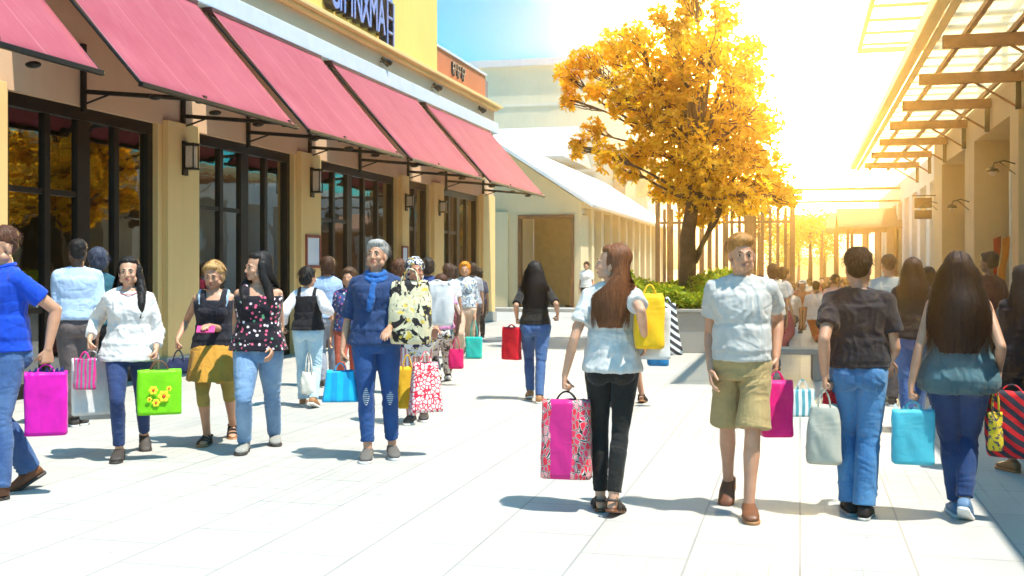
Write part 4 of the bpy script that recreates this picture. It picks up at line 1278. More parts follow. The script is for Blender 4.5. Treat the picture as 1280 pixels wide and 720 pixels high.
# hedge as a planted mass inside the planter
hg = empty('hedge', pc + Vector((0, 0, .77)), 0, 'leafy green hedge filling the concrete planter', 'hedge')
rh = random.Random(11); bm = bmesh.new()
for i in range(9000):
    x = rh.uniform(-1.1, .92); y = rh.uniform(-1.15, 1.25)
    hmax = .50 + .16 * math.sin(x * 3.1 + y) + .12 * math.sin(x * 7 + 1.3 + y * 4)
    z = hmax * (rh.random() ** .45)
    f = 1 + .08 * z
    add_leaf(bm, Vector((x * f, y * f, z)), rvec(rh), rvec(rh), rh.uniform(.05, .10), rh.uniform(.018, .03))
bm_obj('foliage', bm, leaf_mat('hedge_leaf', (.16, .34, .02), (.45, .55, .04), .5), hg)
bm = bmesh.new()
for i in range(40):
    x = rh.uniform(-.95, .75); y = rh.uniform(-.95, 1.05); tube(bm, [(x, y, 0), (x + rh.uniform(-.1, .1), y + rh.uniform(-.1, .1), .5)], [.012, .005], 5)
bm_obj('stem', bm, M_BROWN, hg)

def branch(bm, a, b, r0, r1, rnd, n=7, wob=.12):
    pts = []; L_ = (b - a).length
    o1, o2 = rvec(rnd) * L_ * wob, rvec(rnd) * L_ * wob
    for i in range(n + 1):
        t = i / n; pts.append(a.lerp(b, t) + o1 * math.sin(PI * t) + o2 * math.sin(2 * PI * t) * .5)
    tube(bm, pts, [r0 + (r1 - r0) * i / n for i in range(n + 1)], 8)
    return pts
rt = random.Random(21)
TD = 21.9
base = at_d(859, HV, TD); base.z = .77
tree = empty('street_tree', base, 0, 'large tree, backlit gold painted into its leaf colour, growing from the concrete planter', 'tree')
blobs = [(712, 95, 17), (735, 78, 22), (765, 62, 26), (800, 52, 26), (845, 40, 26), (858, 12, 22), (868, -22, 26), (890, 60, 34), (925, 95, 36), (930, 140, 36), (712, 125, 13), (745, 115, 14),
         (722, 183, 15), (745, 165, 16), (760, 195, 18), (785, 212, 17), (800, 190, 20), (780, 118, 30), (815, 100, 36), (850, 85, 40), (820, 150, 36), (860, 135, 46), (900, 150, 46),
         (850, 195, 44), (895, 205, 48), (940, 190, 38), (965, 225, 28), (984, 246, 14), (930, 240, 34), (880, 245, 38), (835, 235, 24), (955, 155, 22), (905, 20, 24), (940, 60, 20), (825, 20, 14)]
tb = bmesh.new(); lb = bmesh.new()
B3 = Vector((0, 0, 0))
fork = [Vector((.0, 0, 1.35)), Vector((.1, .1, 2.1)), Vector((.2, 0, 3.0))]
tube(tb, [(-.05, 0, -.05), (0, 0, .4), (.02, .02, 1.0), fork[0], fork[1], fork[2]], [.23, .17, .155, .15, .12, .08], 12)
tube(tb, [(.12, .05, .9), (.5, .2, 1.7), (.9, .2, 2.6)], [.09, .08, .05], 10)
for (u, v, r) in blobs:
    rr = r * TD / F_PX
    for rep in range(2 if r > 24 else 1):
        c = at_d(u + rt.uniform(-3, 3), v, TD + rt.uniform(-1.6, 1.6)) - base
        f = min(fork, key=lambda q: (q - c).length + (0 if q.z < c.z else 3))
        pts = branch(tb, f, c, .040, .012, rt, 7, .06)
        nros = int(135 * (r / 25) ** 2) // (1 if rep == 0 and r <= 24 else 2) + 6
        for q in range(nros):
            dv = rvec(rt); p = c + Vector((dv.x, dv.y * 1.3, dv.z)) * rr * (rt.random() ** .5) * 1.05
            out = (dv * .6 + Vector((0, 0, .4)) + rvec(rt) * .4).normalized()
            if q % 4 == 0: branch(tb, pts[-1].lerp(pts[-3], rt.random()), p, .012, .005, rt, 3, .1)
            x_, y_ = frame_of(out)
            nl = rt.randint(6, 9); ph = rt.uniform(0, 6)
            for j in range(nl):
                th = ph + 2 * PI * j / nl + rt.uniform(-.2, .2); up_ = rt.uniform(.1, .7)
                dd = (x_ * math.cos(th) + y_ * math.sin(th)) * (1 - up_ * .5) + out * up_
                add_leaf(lb, p, dd, out + rvec(rt) * .3, rt.uniform(.075, .135), rt.uniform(.017, .028))
bm_obj('trunk', tb, plain('bark', (.16, .09, .045), .9, var=.35, nscale=7, bump=.6, bscale=25), tree, True)
bm_obj('crown', lb, leaf_mat('painted_glow_leaf', (.54, .46, .03), (.95, .72, .06), .74), tree)  # green leaves coloured gold: the glow through them is put into the colour

# small far trees
def small_tree(u, v, d, hw, lab, c1, c2, n=700, hh=1.0):
    p = at_d(u, v, d); e = empty('small_tree', (p.x, p.y, 0), 0, lab, 'tree', 'small trees far down the street')
    rnd = random.Random(int(u)); tb = bmesh.new(); lb = bmesh.new()
    tube(tb, [(0, 0, 0), (.05, 0, p.z * .5), (0, .05, p.z)], [.14, .10, .05], 8)
    for i in range(16):
        dv = rvec(rnd); q = Vector((dv.x * hw * .6, dv.y * hw * .6, p.z + dv.z * hw * .6 * hh)); branch(tb, Vector((0, 0, p.z * .8)), q, .03, .01, rnd, 4)
        for k in range(n // 16):
            dv2 = rvec(rnd); add_leaf(lb, q + dv2 * hw * .45 * rnd.random() ** .5, rvec(rnd), rvec(rnd), rnd.uniform(.14, .28), .05)
    bm_obj('trunk', tb, M_BROWN, e, True); bm_obj('crown', lb, leaf_mat('far_leaf_%d' % int(u), c1, c2, .5), e)
small_tree(1012, 285, 58, 1.2, 'small bright green tree under the overhead beam far down the street', (.22, .30, .02), (.40, .42, .04), 1100)
small_tree(985, 292, 66, 1.3, 'small yellow green tree far down the street left of the brighter one', (.32, .26, .02), (.45, .38, .04), 900)
small_tree(948, 262, 52, 1.6, 'amber tree beyond the pergola slats', (.38, .20, .02), (.5, .3, .02), 1300)

# ---------------- right building
RXW = 3.6
rb = empty('plaster_building', (RXW, 20, 0), 0, 'warm cream plastered building with deep doorways along the right side', 'building')
def RB(name, dims, mat, parent=rb, bev=0):
    dd = dims if isinstance(dims[0], (tuple, list)) else [dims]
    return B(name, [(d[0] - RXW, d[1] - RXW, d[2] - 20, d[3] - 20, d[4], d[5]) for d in dd], mat, parent, bev)
ops = [(6.0, 9.5), (12.5, 15.5), (18.2, 20.6), (21.4, 25.6), (27.0, 31.2)]
RY0, RY1 = -6, 33.0
ys = [RY0] + [y for o_ in ops for y in o_] + [RY1]
LZ = 4.25
for i in range(0, len(ys), 2): RB('pier_wall', (RXW, RXW + .8, ys[i], ys[i + 1], 0, LZ), M_WARM)
RB('lintel_wall', (RXW, RXW + .8, RY0, RY1, LZ, 4.95), M_WARM)
RB('upper_wall', (RXW + .801, RXW + 1.4, RY0, RY1, LZ, 5.0), M_WARM)
RB('added_shade_wall', (RXW, RXW + .8, RY0, 16, 4.951, 5.85), M_WARM)  # added out of view; its height sets the shadow edge on the paving
RB('roof_slab', (RXW + 1.401, RXW + 10, RY0, RY1, 4.6, 4.9), M_CONC)
RB('recess_wall', [(RXW + 1.3, RXW + 1.5, RY0, RY1, 0, LZ - .002)], M_WARM)
RB('recess_side', [(RXW + .801, RXW + 1.299, a - .3, a, 0, LZ - .002) for a, b in ops] + [(RXW + .801, RXW + 1.299, b, b + .3, 0, LZ - .002) for a, b in ops], M_WARM)
RB('skirting', [(RXW - .03, RXW, ys[i] + .01, ys[i + 1] - .01, 0, .22) for i in range(0, len(ys), 2)], M_CONC)
for a, b in ops:
    d_ = RB('door', [(RXW + 1.24, RXW + 1.298, a + .3, b - .3, 0, 3.3)], M_BROWN)
    RB('door_pane', [(RXW + 1.225, RXW + 1.239, a + .5 + i * ((b - a - .8) / 2), a + .3 + (i + 1) * ((b - a - .8) / 2), .4, 3.1) for i in (0, 1)], M_GLASS, d_)
    RB('door_post', (RXW + .25, RXW + .37, a + .02, a + .22, 0, LZ - .003), M_BROWN)
# rear rows beyond
r2 = empty('pale_colonnade', (RXW + .3, 34, 0), 0, 'pale sunlit row of piers continuing past the right building', 'building')
B('wall', (1.0, 1.3, 0, 26, 0, 5.4), M_WHITE, r2)
for i in range(9): B('pier', (0, .999, i * 2.9, i * 2.9 + 1.0, 0, 4.2), M_WHITE, r2, .01)
B('lintel', (0, .999, 0, 26, 4.201, 5.0), M_WHITE, r2)
B('recess_door', [(.96, .998, i * 2.9 + 1.3, i * 2.9 + 2.6, 0, 3.0) for i in range(8)], M_BROWN, r2)
M_KW = plain('kiosk_wood', (.30, .11, .045), .7)
def kiosk(u, d, w, dep, h, lab):
    p = at_d(u, HV, d); e = empty('market_kiosk', (p.x, p.y, 0), 0, lab, 'kiosk', 'market kiosks far down the street')
    B('wall', [(w / 2 - .1, w / 2, 0, dep - .001, 0, h - .3)], M_KW, e)
    for s_ in (-1, 1): B('post', (s_ * w / 2 * .95 - .06, s_ * w / 2 * .95 + .06, -.06, .06, 0, h - .3), M_KW, e)
    bm = bmesh.new(); loft(bm, [[Vector((x, y, z)) for y, z in ((-.7, h - .45), (-.7, h - .37), (dep / 2, h + .5), (dep + .5, h - .37), (dep + .5, h - .45), (dep / 2, h + .4))] for x in (-w / 2 - .5, w / 2 + .4)])
    bm_obj('roof', bm, plain('tile_roof', (.30, .15, .08), .8), e)
    for s_ in (-1, 1): B('post', (s_ * w / 2 * .95 - .06, s_ * w / 2 * .95 + .06, dep, dep + .12, 0, h - .3), M_KW, e)
    B('counter', (-w / 2, w / 2, .1, .5, 0, 1.0), M_KW, e)
kiosk(1092, 46, 1.8, 4, 3.6, 'nearest brown roofed kiosk beside the pale piers on the right')
kiosk(1074, 56, 2.2, 4, 3.9, 'brown roofed kiosk behind the nearest one on the right')
kiosk(1056, 68, 2.8, 5, 4.2, 'farthest brown roofed kiosk on the right of the street')
far_block('end_building', 'low hazy cream building closing the far end of the street', 985, 1100, 322, 112, 6, stucco('far_cream3', (.72, .55, .33), .05))
small_tree(1030, 296, 74, 1.8, 'broad bright green tree at the far end of the street right of the smaller ones', (.20, .28, .02), (.38, .42, .04), 1300)
small_tree(998, 306, 88, 2.2, 'low yellow green tree at the very end of the street', (.24, .28, .02), (.42, .40, .04), 1300)
small_tree(972, 312, 80, 2.0, 'low amber green tree at the end of the street beside the pergola', (.34, .28, .02), (.48, .40, .04), 1200)

# canopy with timber beams
cn = empty('beam_canopy', (1.74, 14, 4.6), 0, 'timber beamed glass canopy with long gutter along the right building', 'canopy')
def CB(name, dims, mat, parent=cn, bev=0):
    dd = dims if isinstance(dims[0], (tuple, list)) else [dims]
    return B(name, [(d[0] - 1.74, d[1] - 1.74, d[2] - 14, d[3] - 14, d[4] - 4.6, d[5] - 4.6) for d in dd], mat, parent, bev)
M_GUT = plain('gutter_cream', (.70, .50, .22), .5, var=.06)
M_BEAM = plain('beam_timber', (.30, .12, .045), .6, var=.25, nscale=6)
CB('gutter', [(1.66, 1.84, 12.5, 40, 4.90, 5.10)], M_GUT, bev=.02)
CB('gutter', [(1.841, 1.95, 12.5, 40, 4.86, 4.90)], M_GUT)
for y in (13.6, 16.9, 20.2, 23.4, 26.6, 30.0, 33.4, 36.8):
    CB('beam', (1.96, RXW - .01, y - .07, y + .07, 4.66, 4.84), M_BEAM, bev=.01)
    CB('purlin_bracket', [(RXW - .12, RXW - .03, y - .03, y + .03, 4.2, 4.66)], M_BLACK)
    bm = bmesh.new(); tube(bm, [(RXW - .1 - 1.74, y - 14, -.35), (RXW - .75 - 1.74, y - 14, .07)], .022, 8); bm_obj('strut', bm, M_BEAM, cn)
CB('purlin', [(x, x + .07, 12.5, 40, 4.845, 4.92) for x in (2.25, 2.85, 3.4)], M_BEAM)
t = NT('canopy_glass'); t.N.remove(t.b)
g = t.N.new('ShaderNodeBsdfTransparent'); g.inputs[0].default_value = (.92, .90, .82, 1)
tl = t.N.new('ShaderNodeBsdfTranslucent'); tl.inputs[0].default_value = (.9, .85, .7, 1)
ms = t.N.new('ShaderNodeMixShader'); ms.inputs[0].default_value = .28
t.L.new(g.outputs[0], ms.inputs[1]); t.L.new(tl.outputs[0], ms.inputs[2]); t.L.new(ms.outputs[0], t.out.inputs[0])
M_CG = t.m
CB('glass_sheet', (1.90, RXW - .02, 12.5, 40, 4.94, 4.952), M_CG)
CB('glazing_bar', [(1.9, RXW - .02, y - .02, y + .02, 4.955, 4.99) for y in np.arange(12.8, 40, .82)], M_GUT)
hc = empty('high_canopy', (1.5, 20, 7.4), 0, 'high glazed canopy with thin bars above the right gutter', 'canopy')
B('edge_frame', [(0, .1, -6, 12, 0, .14), (.101, 3.2, 11.9, 12, 0, .14), (3.201, 3.3, -6, 12, 0, .14)], M_GUT, hc)
B('glazing_bar', [(.101, 3.2, y - .03, y + .03, .02, .09) for y in np.arange(-5.5, 11.8, 1.5)] + [(1.6, 1.66, -6, 11.899, .091, .13)], M_GUT, hc)
B('glass_sheet', (.05, 3.2, -6, 11.95, .145, .155), M_CG, hc)
B('post', [(3.05, 3.17, y, y + .12, -2.44, 0) for y in (-4, 0, 4, 8, 11.5)], M_GUT, hc)

def street_lamp_arm(y, z, lab):
    e = empty('lantern_bracket', (RXW, y, z), 0, lab, 'wall lamp', 'lanterns on the right wall')
    bm = bmesh.new(); tube(bm, [(0, 0, .0), (-.18, 0, .06), (-.34, 0, .02), (-.36, 0, -.05)], .012, 8); tube(bm, [(0, 0, -.18), (-.25, 0, .04)], .009, 8); bm_obj('bracket', bm, M_BLACK, e, True)
    bm = bmesh.new(); tube(bm, [(-.36, 0, -.04), (-.36, 0, -.08), (-.36, 0, -.13)], [.02, .10, .11], 14); bm_obj('lamp_shade', bm, M_BLACK, e, True)
    bm = bmesh.new(); ball(bm, (-.36, 0, -.14), .06, 12); bm_obj('bulb', bm, M_LGLASS, e, True)
street_lamp_arm(20.9, 3.35, 'black lantern bracket on the nearest visible right pier')
street_lamp_arm(26.3, 3.0, 'black lantern bracket on the pier between the two deep recesses')
street_lamp_arm(32.2, 3.3, 'farthest black lantern bracket, near the small hanging sign')
hs = empty('hanging_sign', (RXW, 32.6, 2.9), 0, 'small dark hanging sign on the far end of the right building', 'sign')
B('sign_bar', (-.6, 0, -.015, .015, .62, .65), M_BLACK, hs)
B('sign_board', [(-.55, -.1, -.02, .02, .3, .58), (-.55, -.1, -.02, .02, .0, .24)], M_BROWN, hs, .005)
fl = empty('sash_banner', (RXW - .1, 20.75, 0), 0, 'orange and red cloth banner on a slim pole against the right wall', 'banner')
bm = bmesh.new(); tube(bm, [(0, 0, 0), (0, 0, 3.2)], .022, 8); bm_obj('pole', bm, plain('pole_white', (.7, .66, .55), .5), fl)
for nm, c_, x0, z0 in (('banner_cloth', (.75, .22, .03), -.02, .9), ('banner_trim', (.5, .03, .02), -.16, .75)):
    bm = bmesh.new(); rg = []
    for i in range(14):
        tt = i / 13; z = 2.1 - tt * (2.1 - z0) ; xx = x0 - .10 * tt + .02 * math.sin(tt * 9)
        rg.append([Vector((xx, -.03 + .02 * math.sin(tt * 7), z)), Vector((xx - .12, -.045 + .03 * math.sin(tt * 8 + 1), z - .05)), Vector((xx - .12, -.055 + .03 * math.sin(tt * 8 + 1), z - .05)), Vector((xx, -.042 + .02 * math.sin(tt * 7), z))])
    loft(bm, rg); bm_obj(nm, bm, cloth(nm, c_, trans=.2), fl, True)

# low stone bench in the street behind the khaki shorts man
bp_ = ground(1000, 474)
be = empty('stone_bench', bp_, R(4), 'low grey stone bench between the khaki shorts man and the black tee man', 'bench')
B('seat', (-.55, .35, -.25, .25, .36, .44), M_CONC, be, .015)
for sx in (-.42, .22): B('leg', (sx - .06, sx + .06, -.2, .2, 0, .36), M_CONC, be, .01)

# ---------------- hazy air
def haze(density):
    t = NT('haze_air'); t.N.remove(t.b)
    v = t.N.new('ShaderNodeVolumePrincipled'); v.inputs['Color'].default_value = (1, .72, .34, 1)
    v.inputs['Density'].default_value = density; v.inputs['Anisotropy'].default_value = .925
    t.L.new(v.outputs[0], t.out.inputs['Volume'])
    o = B('haze', (-55, 45, -8, 120, -1.5, 17.4), t.m); o['kind'] = 'stuff'
haze(.0036)

# ================================================================ PEOPLE
SK_L = (.60, .34, .22); SK_M = (.54, .29, .18); SK_D = (.16, .075, .045)
JB = ((.03, .07, .19), (.09, .17, .33)); JL = ((.10, .19, .34), (.28, .40, .55)); JD = ((.015, .03, .10), (.04, .075, .19))
def denim(n, c): return cloth('denim_' + n, c[0], c[1], 'denim')
M_SHOE = plain('shoe_dark', (.05, .04, .035), .6); M_TAN = plain('leather_tan', (.36, .17, .07), .5); M_BRL = plain('leather_brown', (.16, .06, .025), .5)
GW = 'shoppers walking through the plaza'
def px(p, u, v, dd=0): return at_d(u, v, p.d + dd)
def hold(p, i, **k): return p.grip_point(i)

# 1 man in blue polo, cut by the left edge
p = Person('man in a bright blue polo shirt and faded jeans, cut by the left edge', 6, 618, 1.84, 112, 'M',
           feet=[(34, 611, .0, 28), (-16, 628)], hands=[(60, 436, -.05), (-14, 440, 0)], head=(10, 12), grip=(1, 1), group=GW, skin_c=SK_M)
p.body(); p.face_parts(); p.shirt(cloth('polo_blue', (.005, .06, .52)), hem=.93, sleeve=.62, loose=.02, sl=.022, name='polo_shirt')
bm = bmesh.new(); tube(bm, [p.T(q) for q in ((-.05, -.045, 1.475), (-.07, .0, 1.468), (-.045, .05, 1.452), (0, .075, 1.435), (.045, .05, 1.452), (.07, 0, 1.468), (.05, -.045, 1.475), (-.05, -.045, 1.475))], .014, 8)
bm_obj('collar', bm, cloth('polo_blue', None), p.e, True)
p.pants(denim('mid', JB), waist=1.0, loose=.022, flare=.012); p.belt(M_BRL, 1.0, .016); p.shoes('hightop', M_BRL, M_SHOE); p.hair('short', (.09, .035, .018), cname='brown')
g = min((p.grip_point(i) for i in (0, 1)), key=lambda q: (q - px(p, 60, 450)).length)
tb_ = bag('plain magenta paper bag carried by the blue polo man at the left edge', g, .27, .43, cloth('bag_magenta', (.72, .01, .42), rough=.45, trans=.15), hl=.05, rz=p.rz + R(60), group='shopping bags in hands'); tissue(tb_, .27, .43, .06, (.03, .04, .22))

# 2 man at window, back view
q = Person('man in pale blue shirt and grey trousers seen from behind at the leftmost window', 97, 532, 1.83, 5, 'M', feet=[(90, 532), (105, 530)], hands=[(76, 425), (121, 420)], near=False, group=GW, skin_c=SK_D)
q.body(); q.shirt(cloth('shirt_paleblue', (.42, .55, .78)), hem=.98, sleeve=1.0, loose=.03, sl=.03); q.pants(cloth('trouser_grey', (.13, .10, .10)), loose=.03, flare=.01); q.shoes('sneaker', M_SHOE); q.hair('short', (.012, .01, .01), cname='black')
q = Person('person in dark teal top peering into the shop window beside the pale blue shirt man', 121, 520, 1.76, 20, 'F', feet=[(115, 520), (128, 519)], near=False, group=GW, skin_c=SK_M, hands=[(113, 440), (137, 420)])
q.body(); q.shirt(cloth('top_teal', (.02, .10, .14)), sleeve=.6); q.pants(cloth('trouser_black', (.015, .015, .02))); q.shoes('sneaker', M_SHOE); q.hair('bob', (.04, .05, .08), cname='navyblack')

# 3 woman in white long sleeves
p = Person('dark haired woman in a loose white long sleeved top and slim blue jeans', 161, 572, 1.71, 178, 'F',
           feet=[(147, 577, 0, 0), (181, 562, .0, 22)], hands=[(112, 424, -.08), (195, 436, -.08)], head=(-6, 0), grip=(1, 1), group=GW, skin_c=SK_L)
p.body(); p.face_parts(); p.shirt(cloth('blouse_white', (.80, .78, .76), trans=.12), hem=.87, top=1.43, sleeve=1.82, loose=.024, flare=.05, amp=.010, sl=.024, name='blouse')
p.pants(denim('dark', JD), loose=.004, end=.95, amp=.004); p.shoes('sneaker', M_SHOE, M_SHOE); p.hair('long', (.014, .010, .010), .40, cname='black', drape=(-1,))
bm = bmesh.new(); tube(bm, [p.T((math.sin(a) * .07, .03 + .055 * math.cos(a) + .0, 1.437 + (-.035 * math.cos(a)))) for a in np.linspace(-2.2, 2.2, 17)], .004, 6); bm_obj('necklace', bm, plain('beads_rose', (.5, .12, .15), .3, bump=0), p.e, True)
iL = 0 if (p.grip_point(0) - px(p, 112, 430)).length < (p.grip_point(1) - px(p, 112, 430)).length else 1
g = p.grip_point(iL)
bag('large white paper bag held with two smaller bags by the white bloused woman', g + Vector((-.03, .05, 0)), .30, .46, cloth('bag_white', (.80, .80, .80), rough=.5, trans=.2), hl=.06, rz=p.rz + .25, group='shopping bags in hands', depth=.10)
bag('small pink and grey bag in front of the large white one, white bloused woman', g + Vector((0, -.08, 0)), .17, .25, cloth('bag_greypink', (.22, .24, .27), (.75, .03, .25), 'vstripes', .5, 1.2), hl=.05, rz=p.rz - .3, group='shopping bags in hands', depth=.06, hmat=cloth('bag_pinkh', (.75, .03, .25)))
bag('pale grey see-through bag hanging low behind the white bloused woman', at_d(122, 446, p.d + .25), .28, .36, cloth('bag_palegrey', (.55, .56, .58), rough=.5, trans=.3), hl=.16, rz=p.rz, group='shopping bags in hands', depth=.1)
bag('narrow red bag behind the thigh of the white bloused woman', at_d(136, 436, p.d + .12), .12, .34, cloth('bag_red', (.68, .01, .02), rough=.5), hl=.05, rz=p.rz + .5, group='shopping bags in hands', depth=.08)
g = p.grip_point(1 - iL)
gb = bag('lime green paper bag with a yellow flower print held by the white bloused woman', g + Vector((.05, 0, 0)), .34, .36, cloth('bag_green', (.22, .70, .01), rough=.45, trans=.15), hl=.07, rz=p.rz + .08, group='shopping bags in hands', depth=.11, hmat=M_BRL)
bm = bmesh.new(); bm2 = bmesh.new()
for fx, fz, fr in ((-.03, .15, .045), (.05, .20, .035), (.03, .10, .03), (-.07, .21, .022), (.08, .13, .02)):
    for k_ in range(6):
        a = k_ * PI / 3; c_ = Vector((fx + math.cos(a) * fr * .7, .064, fz + math.sin(a) * fr * .7)); ball(bm, c_, (fr * .42, .004, fr * .42), 10)
    ball(bm2, Vector((fx, .067, fz)), (fr * .3, .005, fr * .3), 10)
fp = bm_obj('flower_print', bm, plain('print_yellow', (.80, .75, .03), .6, bump=0), gb, True); bm_obj('flower_centre', bm2, plain('print_red', (.7, .08, .02), .6, bump=0), fp, True)

# 4 woman black tank, mustard skirt
p = Person('woman with short blond hair in a black tank top and mustard skirt over leggings', 268, 555, 1.69, 172, 'F', build=1.06,
           feet=[(256, 557), (291, 547, 0, 14)], hands=[(222, 424, -.05), (262, 407, -.30)], head=(-8, 14), grip=(1, 0), group=GW, skin_c=SK_M)
p.body(); p.face_parts(); p.shirt(cloth('tank_black', (.018, .018, .028)), hem=.93, top=1.38, kind='tank', loose=.016, name='tank_top')
p.skirt(cloth('skirt_mustard', (.50, .25, .035)), waist=.99, length=.33, flare=.05); p.pants(cloth('legging_olive', (.36, .27, .07)), end=.64, loose=.003, amp=.003, name='leggings', waist=.95, seat=.004)
p.shoes('sandal', M_SHOE, M_TAN); p.hair('bob', (.42, .24, .09), cname='blond', vol=.93)
bm = bmesh.new(); 
for sd_ in (-1, 1): limb(bm, [p.T(q) for q in ((sd_ * .105, .085, 1.30), (sd_ * .118, .07, 1.385), (sd_ * .12, 0, 1.44), (sd_ * .12, -.05, 1.40))], [.018] * 4, 8)
remesh_part(bm, 'shawl', cloth('shawl_blue', (.35, .48, .62)), p.e, .006, 2, wr_short(.004, 3))
i0 = 0 if (p.grip_point(0) - px(p, 262, 410, -.3)).length < (p.grip_point(1) - px(p, 262, 410, -.3)).length else 1
ph = p.M @ p.wr[i0]; dr, n_, th_ = p.hand_frame(i0); ph = p.M @ (p.wr[i0] + dr * .09 - n_ * -.03)
e = empty('mobile_phone', ph, p.rz, 'pink cased phone held at waist height by the black tank top woman', 'phone')
bm = bmesh.new(); box(bm, -.075, .075, -.006, .006, -.04, .04, Matrix.Rotation(R(50), 4, 'X'), bev=.003); bm_obj('case', bm, plain('case_pink', (.75, .06, .25), .4), e)
bm = bmesh.new(); box(bm, -.07, .07, -.0078, -.0062, -.036, .036, Matrix.Rotation(R(50), 4, 'X')); bm_obj('screen', bm, plain('screen_black', (.01, .01, .012), .1, bump=0), e)
g = p.grip_point(1 - i0)
bag('small navy handbag hanging low from the right hand of the black tank top woman', g, .20, .13, cloth('bag_navy', (.02, .03, .09), rough=.5), hl=.07, rz=p.rz, kind='soft', group='shopping bags in hands', depth=.09, name='handbag', cat='handbag')
bag('brown leather shoulder bag between the two sleeveless women', px(p, 281, 418, .15), .17, .22, cloth('bag_brown', (.12, .04, .02), rough=.45), hl=.22, rz=p.rz, kind='soft', group='shopping bags in hands', depth=.09, name='handbag', cat='handbag')

# 5 floral top woman
p = Person('woman with long black hair in a dark floral sleeveless top and light jeans', 323, 565, 1.80, 176, 'F', build=1.08,
           feet=[(303, 567), (344, 556, 0, 0)], hands=[(297, 440, .02), (341, 436, -.08)], head=(-58, 2), grip=(0, 0), group=GW, skin_c=SK_M)
p.body(); p.face_parts(); p.shirt(cloth('top_floral', (.012, .010, .018), pat='floral'), hem=.93, top=1.36, kind='tank', loose=.026, flare=.04, name='sleeveless_top')
p.pants(denim('light', JL), loose=.012, flare=.0); p.shoes('boot', plain('boot_grey', (.30, .29, .26), .7), M_SHOE); p.hair('long', (.012, .010, .011), .34, cname='black', drape=(-1, 1))

# 6 black vest woman, back view
p = Person('woman seen from behind in a black vest over a white blouse and pale jeans', 385, 508, 1.56, -12, 'F',
           feet=[(379, 506, 0, 0), (393, 510, 0, 20)], hands=[(354, 408, 0), (415, 392, 0)], head=(-35, 5), grip=(1, 1), group=GW, skin_c=SK_M)
p.body(); p.shirt(cloth('blouse_white2', (.72, .70, .74)), hem=.98, sleeve=1.7, loose=.014, sl=.035, name='blouse')
p.shirt(cloth('vest_black', (.014, .014, .018)), hem=.95, top=1.36, kind='tank', loose=.030, name='vest'); p.pants(denim('pale', ((.30, .46, .60), (.48, .62, .72))), loose=.016); p.shoes('sneaker', M_TAN); p.hair('bob', (.015, .012, .012), cname='black', vol=.98)
bag('small white cloth bag held low by the black vest woman', px(p, 386, 440, -.15), .17, .24, cloth('bag_offwhite', (.75, .73, .66)), hl=.22, rz=.2, kind='soft', group='shopping bags in hands', depth=.1)

# 7 background pair by the door
for (u, d_, H, f, lab, sc, hc, kind, col, pc_) in (
    (409, 14.6, 1.72, 10, 'person with tied brown hair in a pale blue shirt behind the black vest woman', SK_M, (.06, .025, .012), 'bob', (.35, .48, .70), (.3, .32, .38)),
    (436, 13.2, 1.62, 165, 'person in a blue patterned top just left of the grey haired walker', SK_M, (.08, .04, .02), 'bob', (.05, .08, .25), (.45, .10, .06)),):
    v = HV + F_PX * EYE / d_
    q = Person(lab, u, v, H, f, 'F', near=False, d=d_, group=GW, skin_c=sc, feet=[(u - 6, v), (u + 7, v - 3)])
    q.body(); q.shirt(cloth('sh_%d' % u, col, pat='floral' if u == 436 else None), sleeve=.7); q.pants(cloth('tr_%d' % u, pc_)); q.shoes('sneaker', M_SHOE); q.hair(kind, hc, cname='c%d' % u)

# 8 grey haired walker
p = Person('grey haired person in a navy denim jacket and jeans with worn knees', 470, 573, 1.78, 180, 'F', build=1.04,
           feet=[(458, 577), (492, 573)], hands=[(428, 438, -.05), (486, 411, -.22)], head=(-18, -8), grip=(1, 0), group=GW, skin_c=SK_M)
p.body(); p.face_parts(); p.shirt(cloth('jacket_denim', (.012, .03, .09), (.03, .065, .17), 'denim'), hem=.90, sleeve=.95, loose=.026, sl=.026, amp=.011, name='denim_jacket')
bm = bmesh.new()
for rr_, zz_, dz_, th_ in ((.068, 1.462, .030, .024), (.082, 1.442, .055, .026), (.098, 1.420, .085, .022)):
    limb(bm, [p.T((math.sin(a) * rr_, .005 + math.cos(a) * rr_ * .95, zz_ - dz_ * (math.cos(a) * .5 + .5) ** 1.5)) for a in np.linspace(-PI, PI, 15)], [th_] * 15, 9)
limb(bm, [p.T(q) for q in ((.02, .105, 1.35), (.035, .135, 1.27), (.05, .140, 1.18))], [.030, .034, .026], 10)
remesh_part(bm, 'scarf', cloth('scarf_blue', (.02, .11, .36)), p.e, .006, 2, wr_short(.008, 9))
p.pants(denim('blue', ((.012, .045, .16), (.035, .10, .27))), loose=.010, end=.93); p.shoes('sneaker', plain('shoe_grey', (.12, .11, .10), .7)); p.hair('short', (.30, .28, .26), cname='grey', vol=1.06)
for i in (0, 1):
    bm = bmesh.new(); kn = p.knee[i]
    for q_ in range(9):
        z = kn.z - .07 + q_ * .016; w_ = .026 * math.sin((q_ + 1) / 10 * PI)
        tube(bm, [Vector((kn.x - w_, kn.y + .058, z)), Vector((kn.x, kn.y + .066, z + .003)), Vector((kn.x + w_, kn.y + .058, z - .002))], .004, 6)
    bm_obj('knee_fray', bm, plain('fray', (.6, .66, .72), .9), p.e, True)
i0 = 0 if (p.grip_point(0) - px(p, 428, 440)).length < (p.grip_point(1) - px(p, 428, 440)).length else 1
bag('cyan blue squat bag carried by the grey haired walker', p.grip_point(i0) + Vector((-.03, 0, 0)), .30, .25, cloth('bag_cyan2', (.01, .42, .72), (.01, .30, .60), 'vstripes', .45, .4), hl=.06, rz=p.rz, group='shopping bags in hands', depth=.14, taper=.72)
